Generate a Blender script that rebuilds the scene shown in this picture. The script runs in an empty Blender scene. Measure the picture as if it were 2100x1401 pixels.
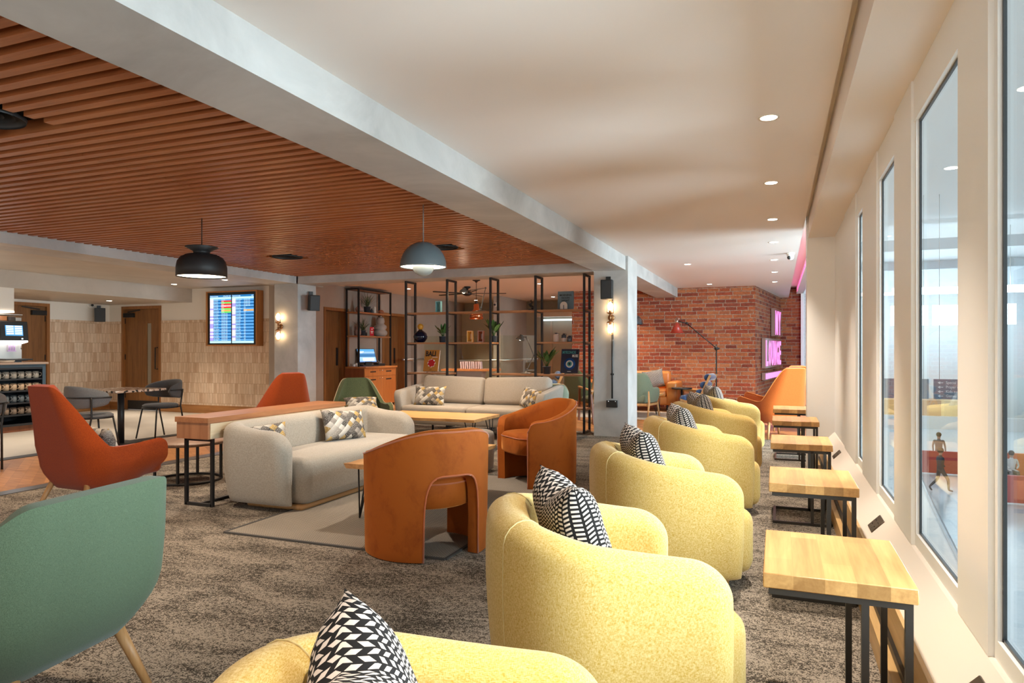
import bpy, bmesh, math, random
from mathutils import Vector, Matrix, Euler
R = random.Random(11)
D = bpy.data
SC = bpy.context.scene
COL = SC.collection
PI = math.pi
rad = math.radians

# ------------------------------------------------------------------ mesh helpers
class MB:
    """collects shapes into one bmesh"""
    def __init__(s):
        s.bm = bmesh.new()
        s.uv = None
    def verts(s, pts, M=None):
        return [s.bm.verts.new(M @ Vector(p) if M is not None else Vector(p)) for p in pts]
    def face(s, vs, mi=0, smooth=False):
        try:
            f = s.bm.faces.new(vs)
        except ValueError:
            return None
        f.material_index = mi
        f.smooth = smooth
        return f
    def box(s, x0, x1, y0, y1, z0, z1, M=None, mi=0, bev=0, seg=2):
        v = s.verts([(x0,y0,z0),(x1,y0,z0),(x1,y1,z0),(x0,y1,z0),(x0,y0,z1),(x1,y0,z1),(x1,y1,z1),(x0,y1,z1)], M)
        fs = [s.face([v[i] for i in q], mi) for q in ((0,3,2,1),(4,5,6,7),(0,1,5,4),(1,2,6,5),(2,3,7,6),(3,0,4,7))]
        if bev > 0:
            es = list({e for f in fs for e in f.edges})
            r = bmesh.ops.bevel(s.bm, geom=es, offset=bev, segments=seg, profile=.5, affect='EDGES')
            for f in r['faces']:
                f.material_index = mi
                f.smooth = True
        return s
    def prism(s, pts, z0, z1, M=None, mi=0):
        n = len(pts)
        a = s.verts([(p[0],p[1],z0) for p in pts], M)
        b = s.verts([(p[0],p[1],z1) for p in pts], M)
        s.face(a[::-1], mi); s.face(b, mi)
        for i in range(n):
            s.face([a[i],a[(i+1)%n],b[(i+1)%n],b[i]], mi)
        return s
    def ring(s, c, ax, u, v, r, n):
        return [c + (u*math.cos(2*PI*i/n) + v*math.sin(2*PI*i/n))*r for i in range(n)]
    def tube(s, pts, r, n=8, M=None, mi=0, caps=True, closed=False):
        pts = [Vector(p) for p in pts]
        m = len(pts)
        rs = r if isinstance(r, (list, tuple)) else [r]*m
        rings = []
        prev = None
        for i, p in enumerate(pts):
            if closed:
                t = (pts[(i+1)%m]-pts[i-1])
            else:
                t = (pts[min(i+1,m-1)]-pts[max(i-1,0)])
            t.normalize()
            if prev is None:
                up = Vector((0,0,1)) if abs(t.z) < .95 else Vector((1,0,0))
                u = t.cross(up).normalized()
            else:
                u = (prev - t*prev.dot(t)).normalized()
            prev = u
            v = t.cross(u)
            rings.append(s.verts(s.ring(p, t, u, v, rs[i], n), M))
        for i in range(m if closed else m-1):
            a, b = rings[i], rings[(i+1)%m]
            for k in range(n):
                s.face([a[k],a[(k+1)%n],b[(k+1)%n],b[k]], mi, True)
        if caps and not closed:
            s.face(rings[0][::-1], mi); s.face(rings[-1], mi)
        return s
    def bar(s, a, b, w, h=None, M=None, mi=0):
        """square bar between two points"""
        h = h or w
        a, b = Vector(a), Vector(b)
        t = (b-a).normalized()
        up = Vector((0,0,1)) if abs(t.z) < .95 else Vector((0,1,0))
        u = t.cross(up).normalized()*w/2
        v = u.cross(t).normalized()*h/2
        q = [(-1,-1),(1,-1),(1,1),(-1,1)]
        A = s.verts([a+u*i+v*j for i,j in q], M)
        B = s.verts([b+u*i+v*j for i,j in q], M)
        s.face(A[::-1], mi); s.face(B, mi)
        for i in range(4):
            s.face([A[i],A[(i+1)%4],B[(i+1)%4],B[i]], mi)
        return s
    def lathe(s, prof, n=24, M=None, mi=0, caps=True):
        rings = []
        for r, z in prof:
            rings.append(s.verts([(r*math.cos(2*PI*i/n), r*math.sin(2*PI*i/n), z) for i in range(n)], M))
        for a, b in zip(rings, rings[1:]):
            for k in range(n):
                s.face([a[k],a[(k+1)%n],b[(k+1)%n],b[k]], mi, True)
        if caps:
            if prof[0][0] > 1e-5: s.face(rings[0][::-1], mi)
            if prof[-1][0] > 1e-5: s.face(rings[-1], mi)
        return s
    def grid(s, rows, M=None, mi=0, closed=False, smooth=True):
        V = [s.verts(r, M) for r in rows]
        for a, b in zip(V, V[1:]):
            n = len(a)
            for k in range(n if closed else n-1):
                s.face([a[k],a[(k+1)%n],b[(k+1)%n],b[k]], mi, smooth)
        return V
    def ball(s, c, r, n=14, m=8, M=None, mi=0, sc=(1,1,1)):
        c = Vector(c)
        prof = [(r*math.sin(PI*j/m)*1.0+1e-6, -r*math.cos(PI*j/m)) for j in range(m+1)]
        T = Matrix.Translation(c) @ Matrix.Diagonal((sc[0],sc[1],sc[2],1))
        return s.lathe(prof, n, (M @ T) if M is not None else T, mi, caps=False)
    def build(s, name, mats, parent=None, fixn=True, merge=True):
        bm = s.bm
        if merge:
            bmesh.ops.remove_doubles(bm, verts=bm.verts, dist=1e-5)
        if fixn:
            bmesh.ops.recalc_face_normals(bm, faces=bm.faces)
        me = D.meshes.new(name)
        bm.to_mesh(me); bm.free()
        if not isinstance(mats, (list, tuple)): mats = [mats]
        for m in mats: me.materials.append(m)
        o = D.objects.new(name, me)
        COL.objects.link(o)
        if parent is not None: o.parent = parent
        return o

def T(x=0,y=0,z=0,rz=0,rx=0,ry=0):
    return Matrix.Translation((x,y,z)) @ Euler((rx,ry,rz)).to_matrix().to_4x4()

def tag(o, label=None, cat=None, group=None, kind=None):
    if label: o['label'] = label
    if cat: o['category'] = cat
    if group: o['group'] = group
    if kind: o['kind'] = kind
    return o

def thing(name, label, cat, loc=(0,0,0), rz=0, group=None, rot=None):
    o = D.objects.new(name, None)
    o.empty_display_size = .1
    COL.objects.link(o)
    o.location = loc
    o.rotation_euler = rot if rot else (0,0,rz)
    return tag(o, label, cat, group)

def struct(name, mb, m, parent=None, label=None):
    o = mb.build(name, m, parent)
    if parent is None: o['kind'] = 'structure'
    if label: o['label'] = label
    return o

def dup(root, loc, rz=None, label=None, group=None, rot=None):
    r = root.copy(); COL.objects.link(r)
    r.location = loc
    if rot is not None: r.rotation_euler = rot
    elif rz is not None: r.rotation_euler = (0,0,rz)
    if label: r['label'] = label
    if group: r['group'] = group
    for ch in list(root.children):
        c = ch.copy(); COL.objects.link(c); c.parent = r
        for g in list(ch.children):
            d = g.copy(); COL.objects.link(d); d.parent = c
    return r

def subsurf(o, lv=1, rl=2):
    m = o.modifiers.new('smooth', 'SUBSURF'); m.levels = lv; m.render_levels = rl
    for p in o.data.polygons: p.use_smooth = True
    return o
def solid(o, t, off=-1):
    m = o.modifiers.new('thick', 'SOLIDIFY'); m.thickness = t; m.offset = off
    return o
def smooth(o):
    for p in o.data.polygons: p.use_smooth = True
    return o
def bevel(o, w, seg=2):
    m = o.modifiers.new('bevel', 'BEVEL'); m.width = w; m.segments = seg; m.limit_method = 'ANGLE'; m.angle_limit = rad(40)
    return o

def sstep(a, b, x):
    t = max(0, min(1, (x-a)/(b-a)))
    return t*t*(3-2*t)

def text(name, body, size, m, parent=None, M=None, align='LEFT', ext=.0005, sx=1, ls=1.0, bold=0):
    c = D.curves.new(name, 'FONT')
    c.body = body; c.size = size; c.extrude = ext; c.align_x = align; c.space_line = ls
    c.resolution_u = 2; c.offset = bold*size
    c.materials.append(m)
    o = D.objects.new(name, c); COL.objects.link(o)
    me = D.meshes.new_from_object(o.evaluated_get(bpy.context.evaluated_depsgraph_get()))
    D.objects.remove(o)
    me.name = name
    if not me.materials: me.materials.append(m)
    o = D.objects.new(name, me); COL.objects.link(o)
    if parent is not None: o.parent = parent
    if M is not None:
        o.matrix_local = M @ Matrix.Diagonal((sx,1,1,1))
    return o

# ------------------------------------------------------------------ materials
class NT:
    def __init__(s, name):
        s.mat = D.materials.new(name); s.mat.use_nodes = True
        s.nt = s.mat.node_tree
        s.b = s.nt.nodes['Principled BSDF']; s.out = s.nt.nodes['Material Output']
    def n(s, t, ins=None, **props):
        nd = s.nt.nodes.new(t)
        for k, v in props.items(): setattr(nd, k, v)
        for k, v in (ins or {}).items():
            if isinstance(v, bpy.types.NodeSocket): s.nt.links.new(v, nd.inputs[k])
            else: nd.inputs[k].default_value = v
        return nd
    def set(s, **kw):
        for k, v in kw.items():
            k = k.replace('_', ' ')
            if isinstance(v, bpy.types.NodeSocket): s.nt.links.new(v, s.b.inputs[k])
            else: s.b.inputs[k].default_value = v
        return s
    def coord(s, kind='Object', scale=(1,1,1), rot=(0,0,0)):
        c = s.n('ShaderNodeTexCoord')
        m = s.n('ShaderNodeMapping', {'Vector': c.outputs[kind], 'Scale': scale, 'Rotation': rot})
        return m.outputs['Vector']
    def plane(s, ax='XZ'):
        c = s.n('ShaderNodeTexCoord').outputs['Object']
        p = s.n('ShaderNodeSeparateXYZ', {'Vector': c})
        return s.n('ShaderNodeCombineXYZ', {'X': p.outputs[ax[0]], 'Y': p.outputs[ax[1]]}).outputs[0]
    def noise(s, vec, scale, detail=2, rough=.5, dist=0):
        return s.n('ShaderNodeTexNoise', {'Vector': vec, 'Scale': scale, 'Detail': detail, 'Roughness': rough, 'Distortion': dist}).outputs['Fac']
    def ramp(s, fac, stops, mode='LINEAR'):
        r = s.n('ShaderNodeValToRGB', {'Fac': fac})
        r.color_ramp.interpolation = mode
        el = r.color_ramp.elements
        while len(el) < len(stops): el.new(.5)
        for e, (p, c) in zip(el, stops):
            e.position = p; e.color = (c[0], c[1], c[2], 1)
        return r.outputs['Color']
    def mix(s, f, a, b, mode='MIX'):
        m = s.n('ShaderNodeMix', data_type='RGBA', blend_type=mode)
        for k, v in ((0, f), (6, a), (7, b)):
            if isinstance(v, bpy.types.NodeSocket): s.nt.links.new(v, m.inputs[k])
            else: m.inputs[k].default_value = v if k == 0 else (v[0], v[1], v[2], 1)
        return m.outputs[2]
    def math(s, op, a, b=0.0, c=None):
        ins = {0: a, 1: b}
        if c is not None: ins[2] = c
        return s.n('ShaderNodeMath', ins, operation=op).outputs[0]
    def bump(s, h, strength=.3, dist=.01):
        return s.n('ShaderNodeBump', {'Height': h, 'Strength': strength, 'Distance': dist}).outputs['Normal']

def plain(name, col, rough=.5, metal=0, **kw):
    m = NT(name)
    m.set(Base_Color=(*col, 1), Roughness=rough, Metallic=metal)
    m.set(**kw)
    return m.mat

def emit(name, col, strength):
    m = NT(name)
    m.set(Base_Color=(0,0,0,1), Emission_Color=(*col,1), Emission_Strength=strength, Roughness=.4)
    return m.mat

def fabric(name, c1, c2, s=700, bump=.2, sheen=.2, rough=.92, kind='Object'):
    m = NT(name)
    a = m.noise(m.coord(kind, (s, s*.16, s*.16)), 1, 2)
    b = m.noise(m.coord(kind, (s*.16, s, s*.16)), 1, 2)
    c = m.noise(m.coord(kind, (s*.16, s*.16, s)), 1, 2)
    f = m.math('MULTIPLY', m.math('ADD', m.math('ADD', a, b), c), .3333)
    col = m.ramp(f, [(.40, c1), (.60, c2)])
    m.set(Base_Color=col, Roughness=rough, Sheen_Weight=sheen, Sheen_Roughness=.5, Specular_IOR_Level=.2, Normal=m.bump(f, bump, .004))
    return m.mat

def felt(name, c1, c2, s=170):
    m = NT(name)
    f = m.noise(m.coord('Object'), s, 3, .6)
    col = m.ramp(f, [(.35, c1), (.65, c2)])
    m.set(Base_Color=col, Roughness=.95, Sheen_Weight=.15, Specular_IOR_Level=.15, Normal=m.bump(f, .2, .003))
    return m.mat

def velvet(name, c1, c2):
    m = NT(name)
    f = m.noise(m.coord('Object', (6, 6, 5)), 1, 5, .7, .3)
    g = m.noise(m.coord('Object', (1,1,1)), 400, 1)
    f2 = m.math('ADD', m.math('MULTIPLY', f, .85), m.math('MULTIPLY', g, .15))
    col = m.ramp(f2, [(.30, c1), (.50, c2)])
    m.set(Base_Color=col, Roughness=.75, Sheen_Weight=.7, Sheen_Roughness=.35, Sheen_Tint=(1,.42,.12,1), Specular_IOR_Level=.2, Normal=m.bump(g, .1, .002))
    return m.mat

def wood(name, c1, c2, axis='X', s=1.0, rough=.45, stave=None, dark=None):
    """grain runs along axis; stave=(width, length) adds glued staves"""
    m = NT(name)
    sc = {'X': (1.3, 22, 22), 'Y': (22, 1.3, 22), 'Z': (22, 22, 1.3)}[axis]
    v = m.coord('Object', tuple(k*s for k in sc))
    f = m.noise(v, 1.0, 5, .6, .6)
    fine = m.noise(m.coord('Object', tuple(k*s*6 for k in sc)), 1, 2)
    g = m.math('ADD', m.math('MULTIPLY', f, .75), m.math('MULTIPLY', fine, .25))
    col = m.ramp(g, [(.32, c1), (.62, c2)])
    if stave:
        rot = {'X': (0,0,0), 'Y': (0,0,PI/2), 'Z': (0, PI/2, 0)}[axis]
        br = m.n('ShaderNodeTexBrick', {'Vector': m.coord('Object', (1,1,1), rot), 'Scale': 1.0, 'Mortar Size': .0004,
                 'Brick Width': stave[1], 'Row Height': stave[0], 'Color1': (.80,.77,.74,1), 'Color2': (1.12,1.12,1.12,1), 'Mortar': (.7,.66,.62,1), 'Bias': 0.0}, offset=.37)
        col = m.mix(1, col, br.outputs['Color'], 'MULTIPLY')
    m.set(Base_Color=col, Roughness=rough, Normal=m.bump(g, .08, .003))
    return m.mat

def plaster(name, c1, c2, s=2.2, rough=.7, streak=(1,1,1)):
    m = NT(name)
    f = m.noise(m.coord('Object', streak), s, 6, .62, .8)
    col = m.ramp(f, [(.3, c1), (.7, c2)])
    m.set(Base_Color=col, Roughness=rough, Normal=m.bump(f, .06, .01))
    return m.mat

def brickmat(name, ax='XZ'):
    m = NT(name)
    v0 = m.plane(ax)
    wob = m.n('ShaderNodeTexNoise', {'Vector': v0, 'Scale': 9.0, 'Detail': 2.0})
    v = m.n('ShaderNodeMix', data_type='VECTOR')
    v.inputs[0].default_value = .022
    m.nt.links.new(v0, v.inputs[4]); m.nt.links.new(wob.outputs['Color'], v.inputs[5])
    vec = v.outputs[1]
    br = m.n('ShaderNodeTexBrick', {'Vector': vec, 'Scale': 1.0, 'Mortar Size': .0075, 'Mortar Smooth': .3, 'Brick Width': .225, 'Row Height': .079,
             'Color1': (0,0,0,1), 'Color2': (1,1,1,1), 'Mortar': (.5,.5,.5,1), 'Bias': 0.0}, offset=.43, offset_frequency=2, squash=1.55, squash_frequency=3)
    tone = m.ramp(br.outputs['Color'], [(0, (.16,.028,.012)), (.25, (.31,.055,.018)), (.5, (.37,.090,.028)), (.75, (.43,.145,.052)), (1, (.24,.045,.02))])
    n1 = m.noise(v0, 14, 5, .7)
    tone = m.mix(.75, tone, m.ramp(n1, [(.3,(.42,.38,.35)),(.68,(1.15,1.1,1.05))]), 'MULTIPLY')
    mort = m.ramp(m.noise(v0, 25, 4), [(.3,(.19,.11,.07)),(.7,(.48,.35,.26))])
    col = m.mix(br.outputs['Fac'], tone, mort)
    h = m.math('SUBTRACT', m.math('MULTIPLY', n1, .35), br.outputs['Fac'])
    m.set(Base_Color=col, Roughness=.85, Normal=m.bump(h, 1.0, .03))
    return m.mat

def tilemat(name, ax='XZ'):
    m = NT(name)
    v0 = m.plane(ax)
    br = m.n('ShaderNodeTexBrick', {'Vector': v0, 'Scale': 1.0, 'Mortar Size': .0022, 'Mortar Smooth': .2, 'Brick Width': .066, 'Row Height': .2,
             'Color1': (0,0,0,1), 'Color2': (1,1,1,1), 'Mortar': (.5,.5,.5,1), 'Bias': 0.0}, offset=.41, offset_frequency=2)
    tone = m.ramp(br.outputs['Color'], [(0, (.58,.40,.27)), (.35, (.70,.53,.38)), (.7, (.76,.61,.46)), (1, (.65,.47,.33))])
    n1 = m.noise(m.coord('Object', (26,26,5)), 1, 4, .6)
    tone = m.mix(.5, tone, m.ramp(n1, [(.3,(.72,.66,.6)),(.65,(1.1,1.08,1.05))]), 'MULTIPLY')
    col = m.mix(br.outputs['Fac'], tone, (.36,.22,.12))
    h = m.math('SUBTRACT', m.math('MULTIPLY', n1, .3), br.outputs['Fac'])
    m.set(Base_Color=col, Roughness=.22, Normal=m.bump(h, .35, .006))
    return m.mat

def carpetmat(name):
    m = NT(name)
    v = m.coord('Object')
    big = m.noise(m.coord('Object', (1.0, 2.2, 1), (0,0,rad(-20))), 2.4, 6, .75, .6)
    sp = m.noise(v, 150, 2, .6)
    sp2 = m.noise(v, 48, 4, .75)
    f = m.math('ADD', m.math('ADD', m.math('MULTIPLY', big, .5), m.math('MULTIPLY', sp, .75)), m.math('MULTIPLY', sp2, .7))
    col = m.ramp(f, [(.72, (.016,.0135,.011)), (.96, (.080,.066,.052)), (1.20, (.31,.262,.212))])
    m.set(Base_Color=col, Roughness=.97, Specular_IOR_Level=.1, Normal=m.bump(sp, .5, .006))
    return m.mat

def rugmat(name, p=.0155):
    m = NT(name)
    v = m.coord('Object', (1/p, 1/p, 1))
    sx = m.n('ShaderNodeSeparateXYZ', {'Vector': v})
    fx = m.math('FRACT', sx.outputs['X']); fy = m.math('FRACT', sx.outputs['Y'])
    d = m.math('MULTIPLY', m.math('GREATER_THAN', fx, .42), m.math('GREATER_THAN', fy, .34))
    n = m.noise(m.coord('Object'), 3, 3)
    dk = m.ramp(n, [(.35, (.06,.05,.045)), (.65, (.11,.09,.075))])
    col = m.mix(d, (.33,.285,.23), dk)
    m.set(Base_Color=col, Roughness=.95, Specular_IOR_Level=.1, Normal=m.bump(m.math('SUBTRACT', 1.0, d), .4, .004))
    return m.mat

def herringbone(name):
    m = NT(name)
    v = m.coord('Object', (1,1,1), (0,0,rad(38)))
    br = m.n('ShaderNodeTexBrick', {'Vector': v, 'Scale': 1.0, 'Mortar Size': .0012, 'Brick Width': .6, 'Row Height': .10,
             'Color1': (0,0,0,1), 'Color2': (1,1,1,1), 'Mortar': (.0,.0,.0,1)}, offset=.5)
    g = m.noise(m.coord('Object', (3, 30, 1), (0,0,rad(38))), 1, 5, .6, .5)
    col = m.ramp(g, [(.3, (.33,.135,.04)), (.65, (.56,.27,.10))])
    tone = m.ramp(br.outputs['Color'], [(0, (.6,.55,.5)), (1, (1.15,1.12,1.1))])
    col = m.mix(1, col, tone, 'MULTIPLY')
    m.set(Base_Color=col, Roughness=.38, Normal=m.bump(g, .05, .003))
    return m.mat

def chevron_cloth(name, n=26, k=27):
    """black cloth woven with pale slanted dashes"""
    m = NT(name)
    uv = m.n('ShaderNodeTexCoord').outputs['UV']
    sx = m.n('ShaderNodeSeparateXYZ', {'Vector': uv})
    u = m.math('MULTIPLY', sx.outputs['X'], float(n)); v = m.math('MULTIPLY', sx.outputs['Y'], float(k))
    fu = m.math('FRACT', u)
    par = m.math('SUBTRACT', m.math('MULTIPLY', m.math('MODULO', m.math('FLOOR', u), 2.0), 2.0), 1.0)
    vv = m.math('FRACT', m.math('ADD', v, m.math('MULTIPLY', par, m.math('MULTIPLY', fu, .42))))
    a = m.math('MULTIPLY', m.math('GREATER_THAN', vv, .50), m.math('MULTIPLY', m.math('GREATER_THAN', fu, .13), m.math('LESS_THAN', fu, .87)))
    col = m.mix(a, (.012,.011,.011), (.60,.52,.46))
    m.set(Base_Color=col, Roughness=.9, Specular_IOR_Level=.2, Normal=m.bump(a, .3, .004))
    return m.mat

def diamond_cloth(name, n=8.0):
    m = NT(name)
    c = m.n('ShaderNodeTexCoord').outputs['UV']
    v = m.n('ShaderNodeMapping', {'Vector': c, 'Scale': (n*1.15, n*.75, 1), 'Rotation': (0,0,rad(45))}).outputs['Vector']
    fl = m.n('ShaderNodeVectorMath', {0: v}, operation='FLOOR').outputs[0]
    wn = m.n('ShaderNodeTexWhiteNoise', {'Vector': fl}, noise_dimensions='3D').outputs['Value']
    tone = m.ramp(wn, [(0, (.62,.57,.50)), (.28, (.30,.26,.22)), (.46, (.46,.28,.06)), (.62, (.10,.085,.075)), (.78, (.50,.45,.39)), (.92,(.035,.03,.028))], 'CONSTANT')
    fr = m.n('ShaderNodeVectorMath', {0: v}, operation='FRACTION').outputs[0]
    s = m.n('ShaderNodeSeparateXYZ', {'Vector': fr})
    shade = m.math('MULTIPLY', s.outputs['X'], .55)
    dots = m.math('GREATER_THAN', m.noise(m.n('ShaderNodeMapping', {'Vector': c, 'Scale': (60,40,1)}).outputs['Vector'], 1, 1), .56)
    col = m.mix(m.math('MULTIPLY', dots, .4), tone, (.70,.64,.56))
    col = m.mix(shade, col, (.09,.08,.07))
    m.set(Base_Color=col, Roughness=.9, Specular_IOR_Level=.2)
    return m.mat

def terrazzo(name):
    m = NT(name)
    v = m.coord('Object')
    vo = m.n('ShaderNodeTexVoronoi', {'Vector': v, 'Scale': 34.0})
    sep = m.n('ShaderNodeSeparateColor', {'Color': vo.outputs['Color']})
    col = m.ramp(sep.outputs['Red'], [(0, (.5,.36,.27)), (.5, (.62,.48,.38)), (.6, (.03,.028,.026)), (.78, (.18,.13,.10)), (.88,(.75,.66,.56))], 'CONSTANT')
    m.set(Base_Color=col, Roughness=.2)
    return m.mat

def glassmat(name, tint=(.9,.97,.97), refl=1.0):
    m = NT(name)
    tr = m.n('ShaderNodeBsdfTransparent', {'Color': (*tint,1)})
    gl = m.n('ShaderNodeBsdfGlossy', {'Color': (1,1,1,1), 'Roughness': .02})
    fr = m.n('ShaderNodeFresnel', {'IOR': 1.45})
    f = m.math('MULTIPLY', fr.outputs[0], refl)
    mx = m.n('ShaderNodeMixShader', {0: f})
    m.nt.links.new(tr.outputs[0], mx.inputs[1]); m.nt.links.new(gl.outputs[0], mx.inputs[2])
    m.nt.links.new(mx.outputs[0], m.out.inputs['Surface'])
    return m.mat
# ------------------------------------------------------------------ palette
m_white = plain('warm_white_paint', (.78,.72,.64), .6)
m_ceil = plain('ceiling_paint', (.81,.735,.68), .65)
m_bone = plain('window_frame_paint', (.90,.895,.88), .45)
m_taupe = plaster('taupe_wall_paint', (.36,.29,.235), (.42,.345,.28), 1.2)
m_stairwall = plaster('stair_wall_paint', (.40,.36,.27), (.46,.41,.31), 1.0)
m_micro = plaster('microcement', (.37,.36,.345), (.56,.545,.52), 1.3, .55, (1,1,1))
m_micro_w = plaster('warm_microcement', (.44,.38,.315), (.55,.485,.41), 1.6, .5, (1,.6,1))
m_brick = brickmat('red_brick')
m_tile = tilemat('glazed_tiles')
m_tile_y = tilemat('glazed_tiles_turned', 'YZ')
m_slat = wood('walnut_slat', (.30,.085,.025), (.47,.165,.055), 'X', 1.0, .38)
m_void = plain('black_void', (.012,.010,.009), .9)
m_black = plain('black_metal', (.020,.018,.017), .45, .3)
m_blackp = plain('black_plastic', (.014,.013,.012), .4)
m_iron = plain('raw_iron', (.06,.056,.052), .45, .7)
m_carpet = carpetmat('mottled_carpet')
m_rug = rugmat('woven_rug')
m_herr = herringbone('herringbone_oak')
m_palefloor = plaster('pale_stone_floor', (.40,.35,.285), (.47,.415,.34), 1.4, .42)
m_oak_side = wood('oak_skirting', (.30,.12,.035), (.46,.21,.065), 'Y', 1.0, .4)
m_oak_sideX = wood('oak_skirting_x', (.30,.12,.035), (.46,.21,.065), 'X', 1.0, .4)
m_oak_win = wood('pale_oak_board', (.42,.24,.09), (.60,.38,.16), 'Y', .8, .4)
m_oakdoor = wood('oak_door', (.15,.058,.017), (.27,.115,.034), 'Z', 1.0, .42)
m_oakframe = wood('oak_frame', (.22,.082,.022), (.34,.14,.042), 'Z', 1.0, .42)
m_steel = plain('brushed_steel', (.55,.54,.52), .28, .9)
m_chrome = plain('chrome', (.8,.8,.8), .12, 1)
m_brass = plain('aged_brass', (.42,.22,.10), .32, .95)
m_gasket = plain('black_gasket', (.012,.013,.014), .35)
m_glass = glassmat('window_glass', (.90,.965,.975), .5) if False else None

def thinglass(name, tint, k=.45, base=.03):
    m = NT(name)
    tr = m.n('ShaderNodeBsdfTransparent', {'Color': (*tint,1)})
    gl = m.n('ShaderNodeBsdfGlossy', {'Color': (1,1,1,1), 'Roughness': .01})
    lw = m.n('ShaderNodeLayerWeight', {'Blend': .5})
    f = m.math('ADD', m.math('MULTIPLY', m.math('POWER', lw.outputs['Facing'], 5.0), k), base)
    mx = m.n('ShaderNodeMixShader', {0: f})
    m.nt.links.new(tr.outputs[0], mx.inputs[1]); m.nt.links.new(gl.outputs[0], mx.inputs[2])
    m.nt.links.new(mx.outputs[0], m.out.inputs['Surface'])
    return m.mat
m_glass = thinglass('window_glass', (.90,.97,1.0), .35)
m_clear = thinglass('clear_glass', (.97,.98,.97), .6, .05)
m_green_glass = thinglass('balustrade_glass', (.94,.965,.92), .4, .03)

WX = .548          # room face of the window mullions
GX = .577          # glass plane
CZ = 2.60          # main ceiling
# ------------------------------------------------------------------ floors
b = MB(); b.box(-6.2,.62,-3.2,10.2,-.08,0); struct('carpet_floor', b, m_carpet)
b = MB(); b.box(-8.16,-6.36,-3.2,10.4,-.08,-.001); struct('oak_floor', b, m_herr)
b = MB(); b.box(-13.4,-8.34,-3.2,10.5,-.08,-.001); struct('tile_floor', b, m_palefloor)
b = MB(); b.box(-8.9,.8,10.2,19.3,-.08,-.001); struct('oak_floor', b, m_herr)
b = MB(); b.box(-6.36,-6.2,-3.2,10.2,-.05,.006); struct('trim_1', b, plain('nosing_metal',(.20,.20,.21),.3,.8))
b = MB(); b.box(-8.34,-8.16,-3.2,10.2,-.05,.004); struct('trim_2', b, m_black)

# ------------------------------------------------------------------ ceilings and beams
b = MB(); b.box(-2.03,.272,-3.2,19.2,CZ,CZ+.3); struct('ceiling', b, m_ceil)
b = MB(); b.box(-8.7,-2.03,10.0,17.9,CZ,CZ+.2); struct('ceiling', b, m_ceil)
b = MB(); b.box(-2.49,-2.03,-3.2,15.2,2.40,CZ+.2); struct('ceiling_beam', b, m_micro)
b = MB(); b.box(-7.75,-2.49,9.65,10.17,2.395,CZ+.2); struct('ceiling_beam', b, m_micro)
b = MB(); b.box(-8.32,-7.75,-3.2,10.4,2.40,CZ+.2); struct('ceiling_beam', b, m_micro)
b = MB(); b.box(-10.9,-8.32,-3.2,10.5,2.47,CZ+.2); struct('ceiling', b, m_micro_w)
b = MB(); b.box(-13.3,-10.9,-3.2,10.5,2.20,CZ+.2); struct('ceiling', b, m_micro_w)
# slats under a black void
b = MB(); b.box(-7.75,-2.49,-3.2,9.65,2.66,2.8); struct('ceiling', b, m_void)
b = MB()
holes = [(-4.04,2.42,.23), (-6.25,7.60,.23), (-3.88,7.58,.23), (-6.3,2.48,.23)]
ns = 0
y = 1.838 - .109*46
while y < 9.62:
    segs = [(-7.74,-7.643),(-7.64,-5.943),(-5.94,-4.243),(-4.24,-2.5425),(-2.5395,-2.492)]
    for hx, hy, hr in holes:
        dy = abs(y+.0275-hy)
        if dy < hr:
            h = hr
            out = []
            for a, c in segs:
                lo, hi = hx-h, hx+h
                if hi <= a or lo >= c: out.append((a,c)); continue
                if lo > a: out.append((a,lo))
                if hi < c: out.append((hi,c))
            segs = out
    for a, c in segs:
        b.box(a, c, y, y+.055, 2.52, 2.60)
    y += .109
struct('slatted_ceiling', b, m_slat)

def spotlamp(name, loc, energy, size=rad(110), blend=.6, col=(1,.88,.74), r=.04, rot=(0,0,0)):
    l = D.lights.new(name, 'SPOT'); l.energy = energy; l.spot_size = size; l.spot_blend = blend; l.color = col
    l.shadow_soft_size = r
    o = D.objects.new(name, l); COL.objects.link(o); o.location = loc; o.rotation_euler = rot
    return o
def pointlamp(name, loc, energy, col=(1,.75,.5), r=.04):
    l = D.lights.new(name, 'POINT'); l.energy = energy; l.color = col; l.shadow_soft_size = r
    o = D.objects.new(name, l); COL.objects.link(o); o.location = loc
    return o
m_lens = emit('downlight_lens', (1,.86,.68), 14)
m_trimw = plain('downlight_trim', (.85,.78,.70), .4)
DL = {}
def downlight(x, y, z, label, group, energy=55, r=.045, size=rad(66), blend=1.0):
    t = thing('downlight', label, 'downlight', (x, y, z), group=group)
    if 'trim' not in DL:
        b = MB(); b.lathe([(r*1.02,-.001),(r*1.32,-.004),(r*1.34,.002)], 24, caps=False); DL['trim'] = b.build('trim_ring', m_trimw, t).data
        b = MB(); b.lathe([(1e-6,-.0025),(r,-.0025)], 24, caps=False); DL['lens'] = b.build('lens', m_lens, t).data
    else:
        for n, k in (('trim_ring','trim'),('lens','lens')):
            o = D.objects.new(n, DL[k]); COL.objects.link(o); o.parent = t
    if energy: spotlamp('downlight_lamp', (x, y, z-.012), energy, size, blend)
    return t

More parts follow.
